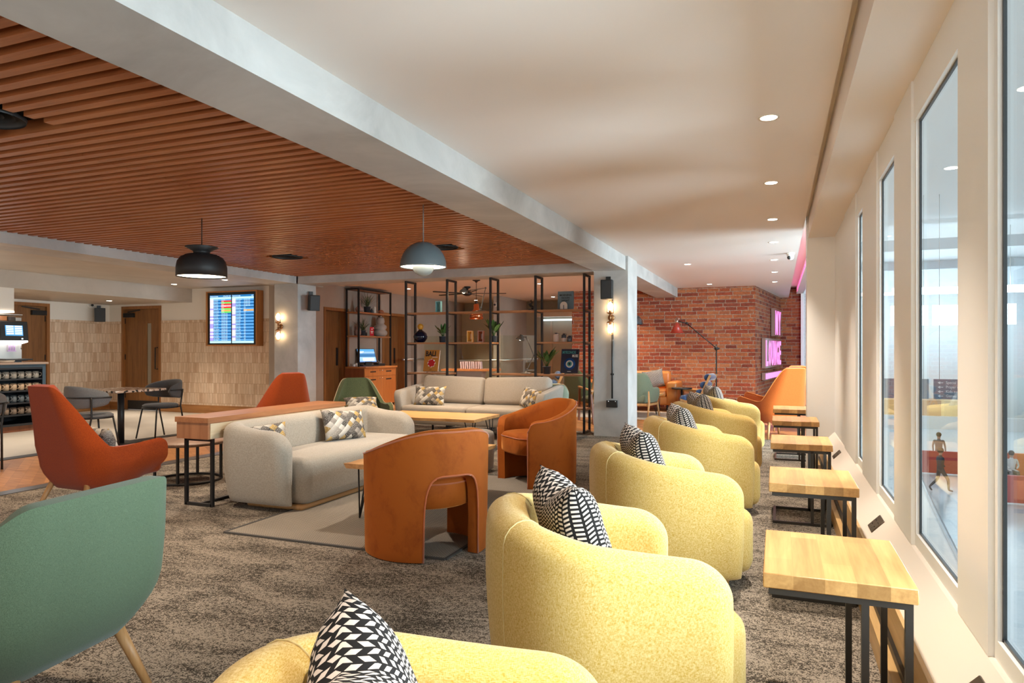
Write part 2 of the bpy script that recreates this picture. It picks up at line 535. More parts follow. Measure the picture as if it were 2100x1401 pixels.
# ------------------------------------------------------------------ walls
# left wall with tiles, X = -13.2
def door(name, M, w, h, leaf_off=.03, fw=.06, hinge='L', glass=False, pull=True, closer=True, seethrough=None, label=None, leafm=None, framem=None, depth=.12, bar=False):
    """door in its own XZ plane, facing -Y, centred on x=0"""
    t = D.objects.new(name, None); COL.objects.link(t); t.matrix_world = M; t['kind'] = 'structure'
    if label: t['label'] = label
    framem = framem or m_oakframe; leafm = leafm or m_oakdoor
    b = MB()
    for sx in (-1,1): b.box(sx*(w/2)-fw/2, sx*(w/2)+fw/2, -.018, depth, 0, h)
    b.box(-w/2-fw/2, w/2+fw/2, -.018, depth, h, h+fw)
    b.build('door_frame', framem, t)
    lw = w-fw
    b = MB()
    if glass:
        gx0, gx1, gz0, gz1 = lw*.12, lw*.24, .55, 1.80
        if hinge == 'R': gx0, gx1 = -gx1, -gx0
        b.box(-lw/2, gx0, leaf_off, leaf_off+.045, .01, h-.004); b.box(gx1, lw/2, leaf_off, leaf_off+.045, .01, h-.004)
        b.box(gx0, gx1, leaf_off, leaf_off+.045, .01, gz0); b.box(gx0, gx1, leaf_off, leaf_off+.045, gz1, h-.004)
    else:
        b.box(-lw/2, lw/2, leaf_off, leaf_off+.045, .01, h-.004)
    lf = b.build('door_leaf', leafm, t)
    if glass:
        b = MB(); b.box(gx0, gx1, leaf_off+.018, leaf_off+.026, gz0, gz1); b.build('vision_panel', plain('wired_glass', (.30,.26,.20), .15), lf)
    s = 1 if hinge == 'L' else -1
    if pull:
        b = MB()
        if bar:
            b.box(s*lw*.33-.03, s*lw*.33+.03, leaf_off-.014, leaf_off, .92, 1.30)
        else:
            b.tube([(s*lw*.42, leaf_off, .86),(s*lw*.42, leaf_off-.06, .86),(s*lw*.42, leaf_off-.06, 1.30),(s*lw*.42, leaf_off, 1.30)], .011, 8)
        b.build('door_handle', m_black, lf)
    if closer:
        b = MB(); b.box(-s*lw*.36-.14, -s*lw*.36+.14, leaf_off-.06, leaf_off, h-.17, h-.08, bev=.006); b.bar((-s*lw*.36,leaf_off-.055,h-.06),(-s*lw*.05,leaf_off-.03,h-.02),.02)
        b.build('door_closer', m_black, lf)
    if closer:
        b = MB()
        for z in (.25, 1.05, 1.80): b.box(-s*lw/2-.012, -s*lw/2+.012, leaf_off-.014, leaf_off, z, z+.11)
        b.build('hinge', m_black, lf)
    return t, lf

LX = -13.2
D1a, D1b = 7.98, 9.12            # door in the left wall
b = MB(); b.box(LX-.2, LX, -3.2, D1a, 0, 2.3); b.box(LX-.2, LX, D1b, 10.6, 0, 2.3); b.box(LX-.2, LX, D1a, D1b, 2.15, 2.3); b.box(LX-.3,LX-.14,D1a-.1,D1b+.1,0,2.3)
wl = struct('wall_left', b, m_white)
b = MB(); b.box(LX-.001, LX+.012, -3.2, D1a, .16, 1.85); b.box(LX-.001, LX+.012, D1b, 10.39, .16, 1.85)
b.build('tile_cladding', m_tile_y, wl)
b = MB(); b.box(LX, LX+.018, -3.2, D1a, 0, .16); b.box(LX, LX+.018, D1b, 10.38, 0, .16)
struct('baseboard_left', b, m_oak_side)
door('door_1', T(LX+.0, (D1a+D1b)/2, 0, PI/2), D1b-D1a-.06, 2.09, hinge='R', label='oak door behind the coffee station')
# wall with the departures screen, Y = 10.4
SY = 10.4
D2a, D2b = -12.83, -11.72
b = MB(); b.box(LX, D2a, SY, SY+.2, 0, 2.52); b.box(D2b, -8.2, SY, SY+.2, 0, 2.56); b.box(D2a, D2b, SY, SY+.2, 2.16, 2.52); b.box(D2a-.1, D2b+.1, SY+.16, SY+.3, 0, 2.3)
ws = struct('wall_back_left', b, m_white)
b = MB(); b.box(LX+.012, D2a, SY-.012, SY+.001, .16, 1.85); b.box(D2b, -8.2, SY-.012, SY+.001, .16, 1.85)
b.build('tile_cladding', m_tile, ws)
b = MB(); b.box(LX+.018, D2a, SY-.018, SY, 0, .16); b.box(D2b, -8.2, SY-.018, SY, 0, .16)
struct('baseboard_back_left', b, m_oak_sideX)
t, lf = door('door_2', T((D2a+D2b)/2, SY, 0, 0), D2b-D2a-.06, 2.10, hinge='L', glass=True, label='oak door with a tall narrow vision panel')
b = MB(); b.box(-.42,.42,.022,.03,.01,.20); b.build('kick_plate', m_black, lf)
# pillars
b = MB(); b.box(-8.22,-7.72,9.65,10.15,0,2.7); struct('pillar', b, m_micro)
b = MB(); b.box(-2.495,-1.995,9.72,10.40,0,2.7); struct('pillar', b, m_micro)
# taupe wall with two doors, X = -8.6
TX = -8.6
D3a, D3b = 11.55, 12.42
D4a, D4b = 13.75, 14.80
b = MB()
for a, c in ((10.3,D3a),(D3b,D4a),(D4b,15.1)): b.box(TX-.3, TX, a, c, 0, 2.7)
for a, c in ((D3a,D3b),(D4a,D4b)):
    b.box(TX-.3, TX, a, c, 2.13, 2.7); b.box(TX-.4, TX-.3, a, c, 0, 2.2)
b.box(TX-.3,-8.42,15.1,17.9,0,2.7)
struct('wall_taupe', b, m_taupe)
for i, (a, c) in enumerate(((D3a,D3b),(D4a,D4b))):
    door('door_%d' % (3+i), T(TX, (a+c)/2, 0, PI/2), c-a-.06, 2.07, leaf_off=.17, hinge='L', closer=False, depth=.26, bar=True,
         label=('oak door beside the speaker pillar', 'oak door behind the black bookcase')[i])
# far walls of the back room
b = MB(); b.box(-8.42,-4.2,17.7,17.9,0,2.35); b.box(-8.42,-4.2,17.9,18.2,0,2.8); struct('wall_back', b, m_stairwall)
b = MB(); b.box(-6.64,-6.45,15.8,17.7,0,2.7); struct('wall_stub', b, m_taupe)
b = MB(); b.box(-4.42,-.43,15.2,15.55,0,2.75); struct('wall_brick', b, m_brick)
P0, P1 = Vector((-.435,15.2,0)), Vector((.08,18.98,0))
b = MB(); L1 = (P1-P0).length; b.box(0, L1, 0, .3, 0, 2.75)
ang = math.atan2(P1.y-P0.y, P1.x-P0.x)
o = struct('wall_brick_angled', b, m_brick); o.matrix_world = T(P0.x, P0.y, 0, ang)
b = MB(); b.box(-.1,.62,18.98,19.3,0,2.95); struct('wall_brick_end', b, m_brick)

# ------------------------------------------------------------------ window wall
# ledge below the windows
b = MB(); b.box(.37,.43,-3.2,7.83,0,.105); struct('trim_3', b, m_oak_win)
b = MB(); b.box(.40,.43,-3.2,7.83,.105,.135); struct('trim_4', b, m_black)
b = MB(); b.box(.415,.46,-3.2,7.83,.135,.27); struct('trim_5', b, m_oak_win)
b = MB()
prof = [(.422,.262),(.548,.392),(.556,.396),(.61,.396),(.61,0),(.43,0)]
M90 = Matrix(((1,0,0,0),(0,0,-1,7.83),(0,1,0,0),(0,0,0,1)))
b.prism(prof, 0, 11.03, M90); struct('window_sill', b, plain('ledge_laminate', (.78,.70,.62), .4))
# head soffit and slot
b = MB(); b.box(.305,.61,-3.2,7.83,2.43,2.86); struct('window_soffit', b, m_ceil)
b = MB(); b.box(.25,.32,-3.2,7.83,2.66,2.86); struct('ceiling', b, m_ceil)
b = MB(); b.box(.2,.95,-3.2,19.3,2.86,3.0); struct('ceiling', b, m_white)
b = MB(); b.box(.457,.62,8.15,18.98,2.69,2.86); struct('trim_6', b, m_ceil)
b = MB(); b.box(.293,.61,7.83,8.15,0,2.86); struct('wall_end', b, m_bone)
far = [-1.30, 0.0, 1.30, 2.60, 3.90, 5.27, 6.61]
near = [-1.64, -.34, .96, 2.257, 3.43, 4.56, 5.72]
for n, f in zip(near, far):
    b = MB(); b.box(WX, .584, n, f, .396, 2.43); struct('window_mullion', b, m_bone)
edges = [(-3.2,-1.64)] + [(far[i], near[i+1]) for i in range(len(far)-1)]
b = MB(); b.box(.558,.605,6.61,7.83,.396,2.43); struct('wall_window_end', b, m_bone)
for i, (a, c) in enumerate(edges):
    t = D.objects.new('window_%d' % (i+1), None); COL.objects.link(t); t['kind'] = 'structure'
    b = MB()
    zl, zh = .452, 2.25
    b.box(GX-.014,GX+.008,a,a+.03,zl,zh); b.box(GX-.014,GX+.008,c-.03,c,zl,zh)
    b.box(GX-.014,GX+.008,a,c,.396,zl); b.box(GX-.020,GX+.008,a,c,zh,2.43)
    b.build('window_frame', m_bone, t)
    b = MB(); w = .010
    b.box(GX-.003,GX+.006,a+.03,a+.03+w,zl,zh); b.box(GX-.003,GX+.006,c-.03-w,c-.03,zl,zh)
    b.box(GX-.003,GX+.006,a+.03,c-.03,zl,zl+.010); b.box(GX-.003,GX+.006,a+.03,c-.03,zh-.012,zh)
    b.build('gasket', m_gasket, t)
    b = MB(); b.box(GX+.001,GX+.005,a+.04,c-.04,zl+.005,zh-.005); b.build('pane', m_glass, t)
# window beyond the end wall
t = D.objects.new('window_9', None); COL.objects.link(t); t['kind'] = 'structure'
b = MB(); b.box(.56,.64,8.15,18.98,0,.10); b.box(.56,.64,18.85,18.98,.1,2.69); b.box(.56,.64,8.15,8.3,.1,2.69)
for yy in (10.9,13.6,16.3): b.box(.585,.64,yy,yy+.06,.1,2.69)
b.build('window_frame', m_bone, t)
b = MB(); b.box(.60,.608,8.3,18.85,.1,2.69); b.build('pane', m_glass, t)

# ------------------------------------------------------------------ camera
cam = D.cameras.new('camera'); co = D.objects.new('camera', cam); COL.objects.link(co)
cam.sensor_width = 36; cam.lens = 24; cam.shift_y = 17.5/2100
cam.clip_start = .05; cam.clip_end = 300
co.location = (0,0,1.25)
co.rotation_euler = (PI/2, 0, math.atan(544/1400))
SC.camera = co
# ------------------------------------------------------------------ fabrics
f_yellow = fabric('yellow_weave', (.53,.315,.042), (.76,.565,.235), 800)
f_sofa = fabric('oatmeal_weave', (.27,.23,.185), (.41,.36,.295), 700)
f_sofa2 = fabric('grey_beige_weave', (.28,.235,.19), (.39,.335,.28), 700)
f_velvet = velvet('rust_velvet', (.22,.042,.003), (.33,.078,.007))
f_orange = felt('burnt_orange_wool', (.235,.030,.003), (.31,.045,.004))
f_orange2 = felt('amber_wool', (.42,.085,.012), (.52,.12,.02))
f_green = felt('sage_wool', (.070,.100,.058), (.115,.155,.092), 420)
f_sage = felt('grey_sage_wool', (.125,.155,.105), (.185,.22,.15))
f_green_d = felt('moss_wool', (.055,.064,.028), (.10,.112,.05))
f_teal = felt('pale_teal_wool', (.26,.36,.28), (.36,.47,.37))
f_grey = felt('charcoal_wool', (.045,.042,.040), (.12,.11,.105), 300)
f_grey_l = felt('mid_grey_wool', (.11,.105,.10), (.22,.21,.20), 300)
f_blue = felt('denim_blue_wool', (.055,.09,.165), (.10,.15,.25), 300)
f_blue_v = plain('royal_blue_velvet', (.008,.045,.14), .6, Sheen_Weight=.5)
f_leather = plain('tan_leather', (.50,.17,.035), .4)
f_bw = chevron_cloth('black_white_weave')
f_dia = diamond_cloth('diamond_print')
w_top = wood('oak_block_top', (.45,.225,.072), (.66,.38,.14), 'Y', .8, .38, stave=(.085,.45))
w_top_y = wood('oak_block_top_y', (.42,.21,.075), (.64,.38,.155), 'Y', .8, .38, stave=(.085,.45))
w_live = wood('live_edge_oak', (.40,.185,.06), (.66,.36,.135), 'Y', .6, .4)
w_live_x = wood('live_edge_oak_x', (.40,.185,.06), (.66,.36,.135), 'X', .6, .4)
w_console = wood('console_veneer', (.26,.10,.042), (.40,.175,.075), 'Y', .8, .36)
w_console_z = wood('console_veneer_upright', (.27,.11,.05), (.40,.18,.085), 'Z', .8, .4)
w_ply = wood('birch_ply', (.55,.42,.26), (.66,.53,.36), 'Y', .8, .5)
w_leg = wood('ash_leg', (.36,.17,.06), (.52,.28,.11), 'Z', 1.0, .42)
w_cab = wood('cherry_cabinet', (.42,.135,.03), (.56,.205,.055), 'Z', .8, .38)
w_cabdark = wood('cabinet_side', (.16,.05,.018), (.24,.08,.03), 'Z', .8, .45)
w_shelf = wood('shelf_wood', (.30,.12,.045), (.44,.20,.08), 'X', 1.0, .45)
w_shelf_y = wood('shelf_wood_y', (.30,.12,.045), (.44,.20,.08), 'Y', 1.0, .45)
w_plinth = wood('plinth_oak', (.34,.17,.06), (.46,.25,.10), 'Y', 1.0, .5)
f_seam = plain('pale_seam', (.66,.52,.24), .9)
f_seam_v = plain('velvet_piping', (.42,.09,.014), .7, Sheen_Weight=.5)
f_trimgreen = plain('pale_edge', (.42,.30,.17), .7)

# ------------------------------------------------------------------ shells
def upath(w, xf, xb, r, n_arm=14, n_arc=12, n_back=10):
    """U in plan open to +X: points with outward normals and distance to the nearer end"""
    pts = []
    for i in range(n_arm):
        q = i/n_arm; q = q**1.7
        pts.append((xf+(xb+r-xf)*q, -w/2, 0, -1))
    for i in range(n_arc):
        a = -PI/2 - (PI/2)*i/n_arc
        pts.append((xb+r+r*math.cos(a), -w/2+r+r*math.sin(a), math.cos(a), math.sin(a)))
    for i in range(n_back+1):
        pts.append((xb, (-w/2+r)+(w-2*r)*i/n_back, -1, 0))
    m = [(x,-y,nx,-ny) for x,y,nx,ny in pts[:n_arm+n_arc]][::-1]
    pts += m
    L = [0]
    for a, b in zip(pts, pts[1:]): L.append(L[-1]+math.hypot(a[0]-b[0], a[1]-b[1]))
    return [(x,y,nx,ny,min(l, L[-1]-l)) for (x,y,nx,ny), l in zip(pts, L)]

def sweep_shell(path, hf, t, zb, re, rh, taper=.03, bulge=.012, nz=7, nt=8):
    rows = []
    for x, y, nx, ny, d in path:
        f = math.sqrt(max(0, 1-(1-min(1,d/re))**2))
        f = max(f, .12)
        h = hf(x, y)
        if d < rh: h -= rh*(1-math.sqrt(max(0, 1-(1-d/rh)**2)))*.92
        a = t/2*f
        top = h-a*.9
        ring = []
        def add(o, z):
            q = max(0.0, min(1.0, (z-zb)/(h-zb)))
            oo = o - taper*(1-q)**1.5*(1 if o > -t/2 else -.2) + bulge*math.sin(PI*q)*(1 if o > -t/2 else 0)
            ring.append((x+nx*oo, y+ny*oo, z))
        add(-t/2+a*.75, zb)
        add(-t/2+a, zb+.03)
        for k in range(1, nz): add(-t/2+a, zb+.03+(top-zb-.03)*k/nz)
        for k in range(nt+1):
            an = PI*k/nt
            add(-t/2+a*math.cos(an), top+a*.9*math.sin(an))
        for k in range(nz-1, -1, -1): add(-t/2-a, zb+.03+(top-zb-.03)*k/nz)
        rows.append(ring)
    mb = MB()
    V = mb.grid(rows, closed=True)
    mb.face(V[0]); mb.face(V[-1][::-1])
    return mb, rows

def seam_tube(mb, ring, r=.003):
    pts = ring[1:16]
    mb.tube([(p[0], p[1], p[2]) for p in pts], r, 6)

def soft_box(x0,x1,y0,y1,z0,z1,bev,seg=4,puff=.0,M=None):
    mb = MB(); mb.box(x0,x1,y0,y1,z0,z1,bev=bev,seg=seg)
    if puff:
        cx, cy = (x0+x1)/2, (y0+y1)/2
        for v in mb.bm.verts:
            u = (v.co.x-cx)/((x1-x0)/2); w_ = (v.co.y-cy)/((y1-y0)/2)
            if v.co.z > (z0+z1)/2: v.co.z += puff*(1-u*u)*(1-w_*w_)
    if M is not None: mb.bm.transform(M)
    return mb

def make_tub(label, group):
    t = thing('tub_chair', label, 'armchair', group=group)
    p = upath(.82, .335, -.40, .33)
    hf = lambda x, y: .602 + .115*max(0,(.335-x)/.735)**1.25
    mb, rows = sweep_shell(p, hf, .15, .055, .08, .125, .035, .015)
    o = mb.build('shell', f_yellow, t); subsurf(o, 0, 1)
    for i in (22, len(rows)-23):
        mb = MB(); seam_tube(mb, rows[i], .0022); mb.build('seam', f_seam, o)
    mb = soft_box(-.27, .425, -.262, .262, .055, .40, .075, 5, .018)
    # seat front bows forward
    for v in mb.bm.verts:
        if v.co.x > .2: v.co.x += .03*(1-(v.co.y/.262)**2)
    smooth(mb.build('seat', f_yellow, t))
    for sx, sy in ((.27,.24),(.27,-.24),(-.27,.22),(-.27,-.22)):
        mb = MB(); mb.lathe([(.020,0),(.026,.06)], 12, T(sx, sy, 0)); mb.build('leg', w_leg, t)
    return t

def pillow_mb(w, h, th, n=18, dent=.0):
    mb = MB(); uvl = mb.bm.loops.layers.uv.new('UVMap')
    uvof = {}
    for side in (1, -1):
        V = []
        for j in range(n+1):
            row = []
            for i in range(n+1):
                u = -1+2*i/n; v = -1+2*j/n
                x = u*w/2*(1-.085*(1-v*v)*abs(u)**.5); z = v*h/2*(1-.085*(1-u*u)*abs(v)**.5)
                yy = side*th/2*(max(0,(1-u**4))*max(0,(1-v**4)))**.62
                yy += .006*math.sin(7*u+3*v*side)*(1-u*u)*(1-v*v)
                if v > 0: z -= dent*max(0, 1-abs(u)*1.6)*v
                vt = mb.bm.verts.new((x, yy, z)); uvof[vt] = ((u+1)/2, (v+1)/2)
                row.append(vt)
            V.append(row)
        for j in range(n):
            for i in range(n):
                q = [V[j][i],V[j][i+1],V[j+1][i+1],V[j+1][i]]
                f = mb.face(q if side < 0 else q[::-1], 0, True)
                for l in f.loops: l[uvl].uv = uvof[l.vert]
    return mb
PIL = {}
def pillow(name, label, mat, M, w=.45, h=.45, th=.17, group=None, dent=0., cat='cushion'):
    key = (w,h,th,mat.name,dent)
    if key not in PIL:
        o = pillow_mb(w,h,th,dent=dent).build(name, mat, fixn=False); PIL[key] = o.data
    else:
        o = D.objects.new(name, PIL[key]); COL.objects.link(o)
    o.matrix_world = M
    return tag(o, label, cat, group)

def curved_sofa(label):
    t = thing('curved_sofa', label, 'sofa')
    W = 2.06
    p = upath(W, .30, -.38, .19, 14, 12, 24)
    hf = lambda x, y: .625 + (.675-.625)*(1-sstep(-.34, .05, x))
    mb, rows = sweep_shell(p, hf, .165, .04, .10, .20, .04, .02)
    o = mb.build('shell', f_sofa, t); subsurf(o, 0, 1)
    mb = soft_box(-.24, .36, -W/2+.155, W/2-.155, .04, .405, .085, 6, .012)
    for v in mb.bm.verts:
        q = max(0, abs(v.co.y)-(W/2-.155-.18))/.18
        if v.co.x > 0: v.co.x += .045*(1-q*q)
    smooth(mb.build('seat', f_sofa, t))
    mb = MB(); mb.box(-.20,.345,-W/2+.16,W/2-.16,0,.045,bev=.02); mb.build('plinth', w_plinth, t)
    return t

def barrel_chair(label, group):
    """velvet barrel chair, mouth to +X, arch cut out of the back"""
    t = thing('barrel_chair', label, 'armchair', group=group)
    R0, th = .385, .072
    PH = rad(128); op = rad(28)
    cols = set()
    for i in range(61): cols.add(-PH+2*PH*i/60)
    for i in range(25):
        q = math.sin(-PI/2+PI*i/24)
        cols.add(op*q*1.0)
    for s in (-1,1):
        for e in (1.001, 1.012, 1.04): cols.add(s*op*e)
    cols = sorted(cols)
    NZ = 12
    def hh(ph):
        q = abs(ph)/PH
        h = .775 - .165*sstep(.12, .92, q) 
        e = (1-q)*PH*R0
        if e < .09: h -= .09*(1-math.sqrt(max(0,1-(1-e/.09)**2)))
        return h
    def zb(ph):
        q = abs(ph)/op
        if q >= 1: return 0.0
        return .50*max(0,(1-q**5))**(1/4.2)
    mb = MB()
    rows = []
    for ph in cols:
        c, s_ = -math.cos(ph), math.sin(ph)
        z0, h = zb(ph), hh(ph)
        ring = []
        flare = lambda z: .012*(z/.75)
        for k in range(NZ+1):
            z = z0+(h-.02-z0)*k/NZ
            r = R0+flare(z); ring.append((c*r, s_*r, z))
        for a in (.35,.5,.65): 
            r = R0+flare(h)-th*(a-.2)/.6*1.0
            r = R0+flare(h)-th*(.5-.5*math.cos(PI*a)); ring.append((c*r, s_*r, h-.02+.02*math.sin(PI*a)))
        for k in range(NZ, -1, -1):
            z = z0+(h-.02-z0)*k/NZ
            r = R0+flare(z)-th; ring.append((c*r, s_*r, z))
        rows.append(ring)
    V = mb.grid(rows, closed=True)
    mb.face(V[0]); mb.face(V[-1][::-1])
    o = mb.build('shell', f_velvet, t)
    m = o.modifiers.new('edge', 'BEVEL'); m.width = .006; m.segments = 2; m.limit_method = 'ANGLE'; m.angle_limit = rad(50)
    # piping round the rim, the arm fronts and the arch
    pp = MB()
    k0 = NZ
    pp.tube([Vector(r[k0])*1.0+Vector((0,0,.004)) for r in rows], .0045, 6)
    for r in (rows[0], rows[-1]):
        pp.tube([r[i] for i in range(0, NZ+1)], .0045, 6)
    arch = []
    for ph, r in zip(cols, rows):
        if abs(ph) < op*1.03: arch.append(Vector(r[0])*1.003)
    arch = [Vector((arch[0].x,arch[0].y,0))] + [a for a in arch if a.z > .02] + [Vector((arch[-1].x,arch[-1].y,0))]
    pp.tube(arch, .0055, 6)
    pp.build('piping', f_seam_v, o)
    mb = MB()
    ri = R0-th-.004
    mb.lathe([(ri*.9,.285),(ri,.30),(ri,.435),(ri*.985,.452),(ri*.93,.468),(ri*.6,.478),(1e-6,.48)], 40, T(.01,0,0))
    for v in mb.bm.verts: v.co.x = min(v.co.x, .262+.012*math.sin(PI*min(1,max(0,(v.co.z-.285)/.19))))
    mb.bm.faces.ensure_lookup_table()
    s = mb.build('seat', f_velvet, t)
    mb = MB(); n = 40; mb.tube([(min(.272,.01+(ri+.002)*math.cos(2*PI*i/n)),(ri+.002)*math.sin(2*PI*i/n),.437) for i in range(n)], .004, 6, closed=True)
    mb.build('piping', f_seam_v, s)
    return t

def wing_chair(label, fab, hb=1.0, ha=.60, w=.74, wt=.50, depth=.72, lean=.30, group=None, zb=.235, rnd=.08, rise=.10, legm=None, edge=None, name='lounge_chair', legz=.25):
    """one piece upholstered shell lounge chair on four splayed ash legs, facing +X"""
    t = thing(name, label, 'armchair', group=group)
    xf, xb = depth*.52, -depth*.48
    p = upath(w, xf, xb, .18, 18, 16, 22)
    J = 14
    top = []
    rows = []
    for x, y, nx, ny, d in p:
        q = sstep(xb+.0, xb+.20, x)
        h = hb + (ha-hb)*q + rise*max(0, (x-xb-.30))
        yq = abs(y)/(w/2)
        e = (1-yq)*w/2
        if q < .3 and e < rnd: h -= rnd*(1-math.sqrt(max(0, 1-(1-e/rnd)**2)))*(1-q/.3)
        if d < .09: h -= .09*(1-math.sqrt(max(0,1-(1-d/.09)**2)))
        col = []
        for j in range(J+1):
            v = j/J
            zf = zb+.06*sstep(xb+.32, xf, x)
            z = zf+(h-zf)*v
            sc = .72+.28*math.sin(min(1, v/.45*(h-zb)/(.45) )*PI/2)
            xx, yy = x*sc+(1-sc)*0, y*sc
            yy *= 1.0
            if z > .42:
                k = (z-.42)
                xx -= lean*k*(1-sstep(xb+.15, xb+.55, x))
            if z > ha:
                yy *= 1-(1-wt/w)*((z-ha)/(max(.01,hb-ha)))**.9
            col.append((xx, yy, z))
        rows.append(col)
    mb = MB()
    V = mb.grid(rows)
    # close the bottom as a shallow pan
    c = mb.bm.verts.new((0,0,zb-.012))
    for a, b in zip(V, V[1:]): mb.face([a[0], b[0], c], 0, True)
    mb.face([V[-1][0], V[0][0], c], 0, True)
    fa = [V[0][0]]
    o = mb.build('shell', fab, t)
    solid(o, .052, -1); 
    m = o.modifiers.new('round', 'BEVEL'); m.width = .018; m.segments = 3; m.limit_method = 'ANGLE'; m.angle_limit = rad(55)
    smooth(o)
    if edge:
        eb = MB(); eb.tube([r[-1] for r in rows], .006, 6); eb.build('edge_piping', edge, o)
    mb = soft_box(-depth*.36, depth*.56, -w/2+.075, w/2-.075, .27, .415, .05, 4, .03)
    for v in mb.bm.verts:
        if v.co.x < 0: v.co.y *= 1+.25*v.co.x
    smooth(mb.build('seat', fab, t))
    for sx, sy in ((1,1),(1,-1),(-1,1),(-1,-1)):
        mb = MB()
        mb.tube([(sx*.20-.02, sy*.19, legz+.02), (sx*.30-.02, sy*.27, 0)], [.022,.012], 12)
        mb.build('leg', legm or w_leg, t)
    return t

def dining_chair(label, group, fab):
    t = thing('dining_chair', label, 'chair', group=group)
    mb = MB(); mb.lathe([(.05,.438),(.215,.44),(.232,.455),(.232,.468),(.205,.485),(.1,.492),(1e-6,.493)], 28, Matrix.Diagonal((1.0,1.02,1,1)))
    mb.build('seat', fab, t)
    mb = MB(); n = 28
    for side in (1,):
        rows = []
        for i in range(n+1):
            a = rad(100)*(-1+2*i/n)
            q = abs(a)/rad(100)
            zt = .825-.10*q**2; zbm = .555+.05*q**3
            if q > .9: zt -= .06*((q-.9)/.1)**2; zbm += .05*((q-.9)/.1)**2
            ring = []
            r0 = .262
            for k in range(12):
                an = 2*PI*k/12
                zc, hh_ = (zt+zbm)/2, (zt-zbm)/2
                r = r0+.024*math.cos(an) + .03*(1-q)*(math.sin(an)*.5+.5)
                ring.append((-r*math.cos(a)+.02, r*math.sin(a), zc+hh_*math.copysign(abs(math.sin(an))**.6, math.sin(an))))
            rows.append(ring)
    V = mb.grid(rows, closed=True); mb.face(V[0]); mb.face(V[-1][::-1])
    mb.build('backrest', fab, t)
    mb = MB(); mb.tube([(-.300*math.cos(rad(a))+.02, .300*math.sin(rad(a)), .685) for a in range(-98,99,7)], .0095, 8); mb.build('back_rail', m_black, t)
    for s in (1,-1):
        mb = MB(); mb.tube([(.17, s*.15, .445),(.235, s*.20, 0)], .011, 8); mb.build('leg', m_black, t)
        mb = MB(); mb.tube([(-.16, s*.26, .69),(-.14, s*.235, .46),(-.235, s*.235, 0)], .011, 8); mb.build('leg', m_black, t)
    mb = MB(); mb.tube([(.225*math.cos(2*PI*i/24), .23*math.sin(2*PI*i/24), .436) for i in range(24)], .010, 6, closed=True)
    for s in (1,-1): mb.tube([(-.12, s*.19,.436),(-.14, s*.235,.45)], .009, 6)
    mb.build('seat_frame', m_black, t)
    return t

def side_table(label, group):
    t = thing('side_table', label, 'side table', group=group)
    W, Dp, H = .41, .53, .58
    mb = MB(); mb.box(0,W,0,Dp,H-.045,H,bev=.003,seg=1); mb.build('table_top', w_top, t)
    f = MB(); z0 = H-.045; s = .020
    for y in (.02, Dp-.02):
        f.bar((.015,y,z0-s/2),(W-.012,y,z0-s/2), s)
        f.bar((.015,y,s/2),(W-.012,y,s/2), s)
        for x in (W*.675, W-.022): f.bar((x,y,0),(x,y,z0), s)
    for z in (z0-s/2, s/2):
        f.bar((.025,.02,z),(.025,Dp-.02,z), s); f.bar((W-.022,.02,z),(W-.022,Dp-.02,z), s)
    f.build('frame', m_iron, t)
    return t

def hairpin(mb, x, y, h, dx, dy):
    """three rod hairpin leg meeting at a point on the floor"""
    for ox, oy in ((0,0),(dx,0),(0,dy)):
        mb.tube([(x+ox, y+oy, h),(x+.0, y+.0, 0)] if (ox or oy) else [(x+.01*(-1 if dx>0 else 1), y, h),(x, y, 0)], .006, 6)

def live_table(label, w, d, h, axis='Y', th=.035, seed=1):
    t = thing('coffee_table', label, 'coffee table')
    rr = random.Random(seed)
    mb = MB(); n = 22
    pts_t, pts_b = [], []
    L, Wd = (d, w) if axis == 'Y' else (w, d)
    wob = [rr.uniform(-1,1) for _ in range(60)]
    def edge(i, s): return s*(Wd/2) + .012*(math.sin(i*.7+s*2+seed)+.6*math.sin(i*1.9+seed*3)) 
    top = []
    for s in (-1, 1):
        rng = range(n+1) if s < 0 else range(n, -1, -1)
        for i in rng: top.append((edge(i, s), -L/2+L*i/n, s))
    def tr(a, b): return (a, b) if axis == 'Y' else (b, a)
    A = mb.verts([(*tr(a, b), h) for a, b, s in top]); B = mb.verts([(*tr(a-s*.022, b), h-th) for a, b, s in top])
    mb.face(A); mb.face(B[::-1])
    N = len(A)
    for i in range(N): mb.face([A[i],A[(i+1)%N],B[(i+1)%N],B[i]])
    mb.build('table_top', w_live if axis == 'Y' else w_live_x, t)
    for sx in (-1,1):
        for sy in (-1,1):
            mb = MB(); hairpin(mb, sx*(w/2-.07), sy*(d/2-.10), h-th, -sx*.10, -sy*.10); mb.build('leg', m_black, t)
    return t
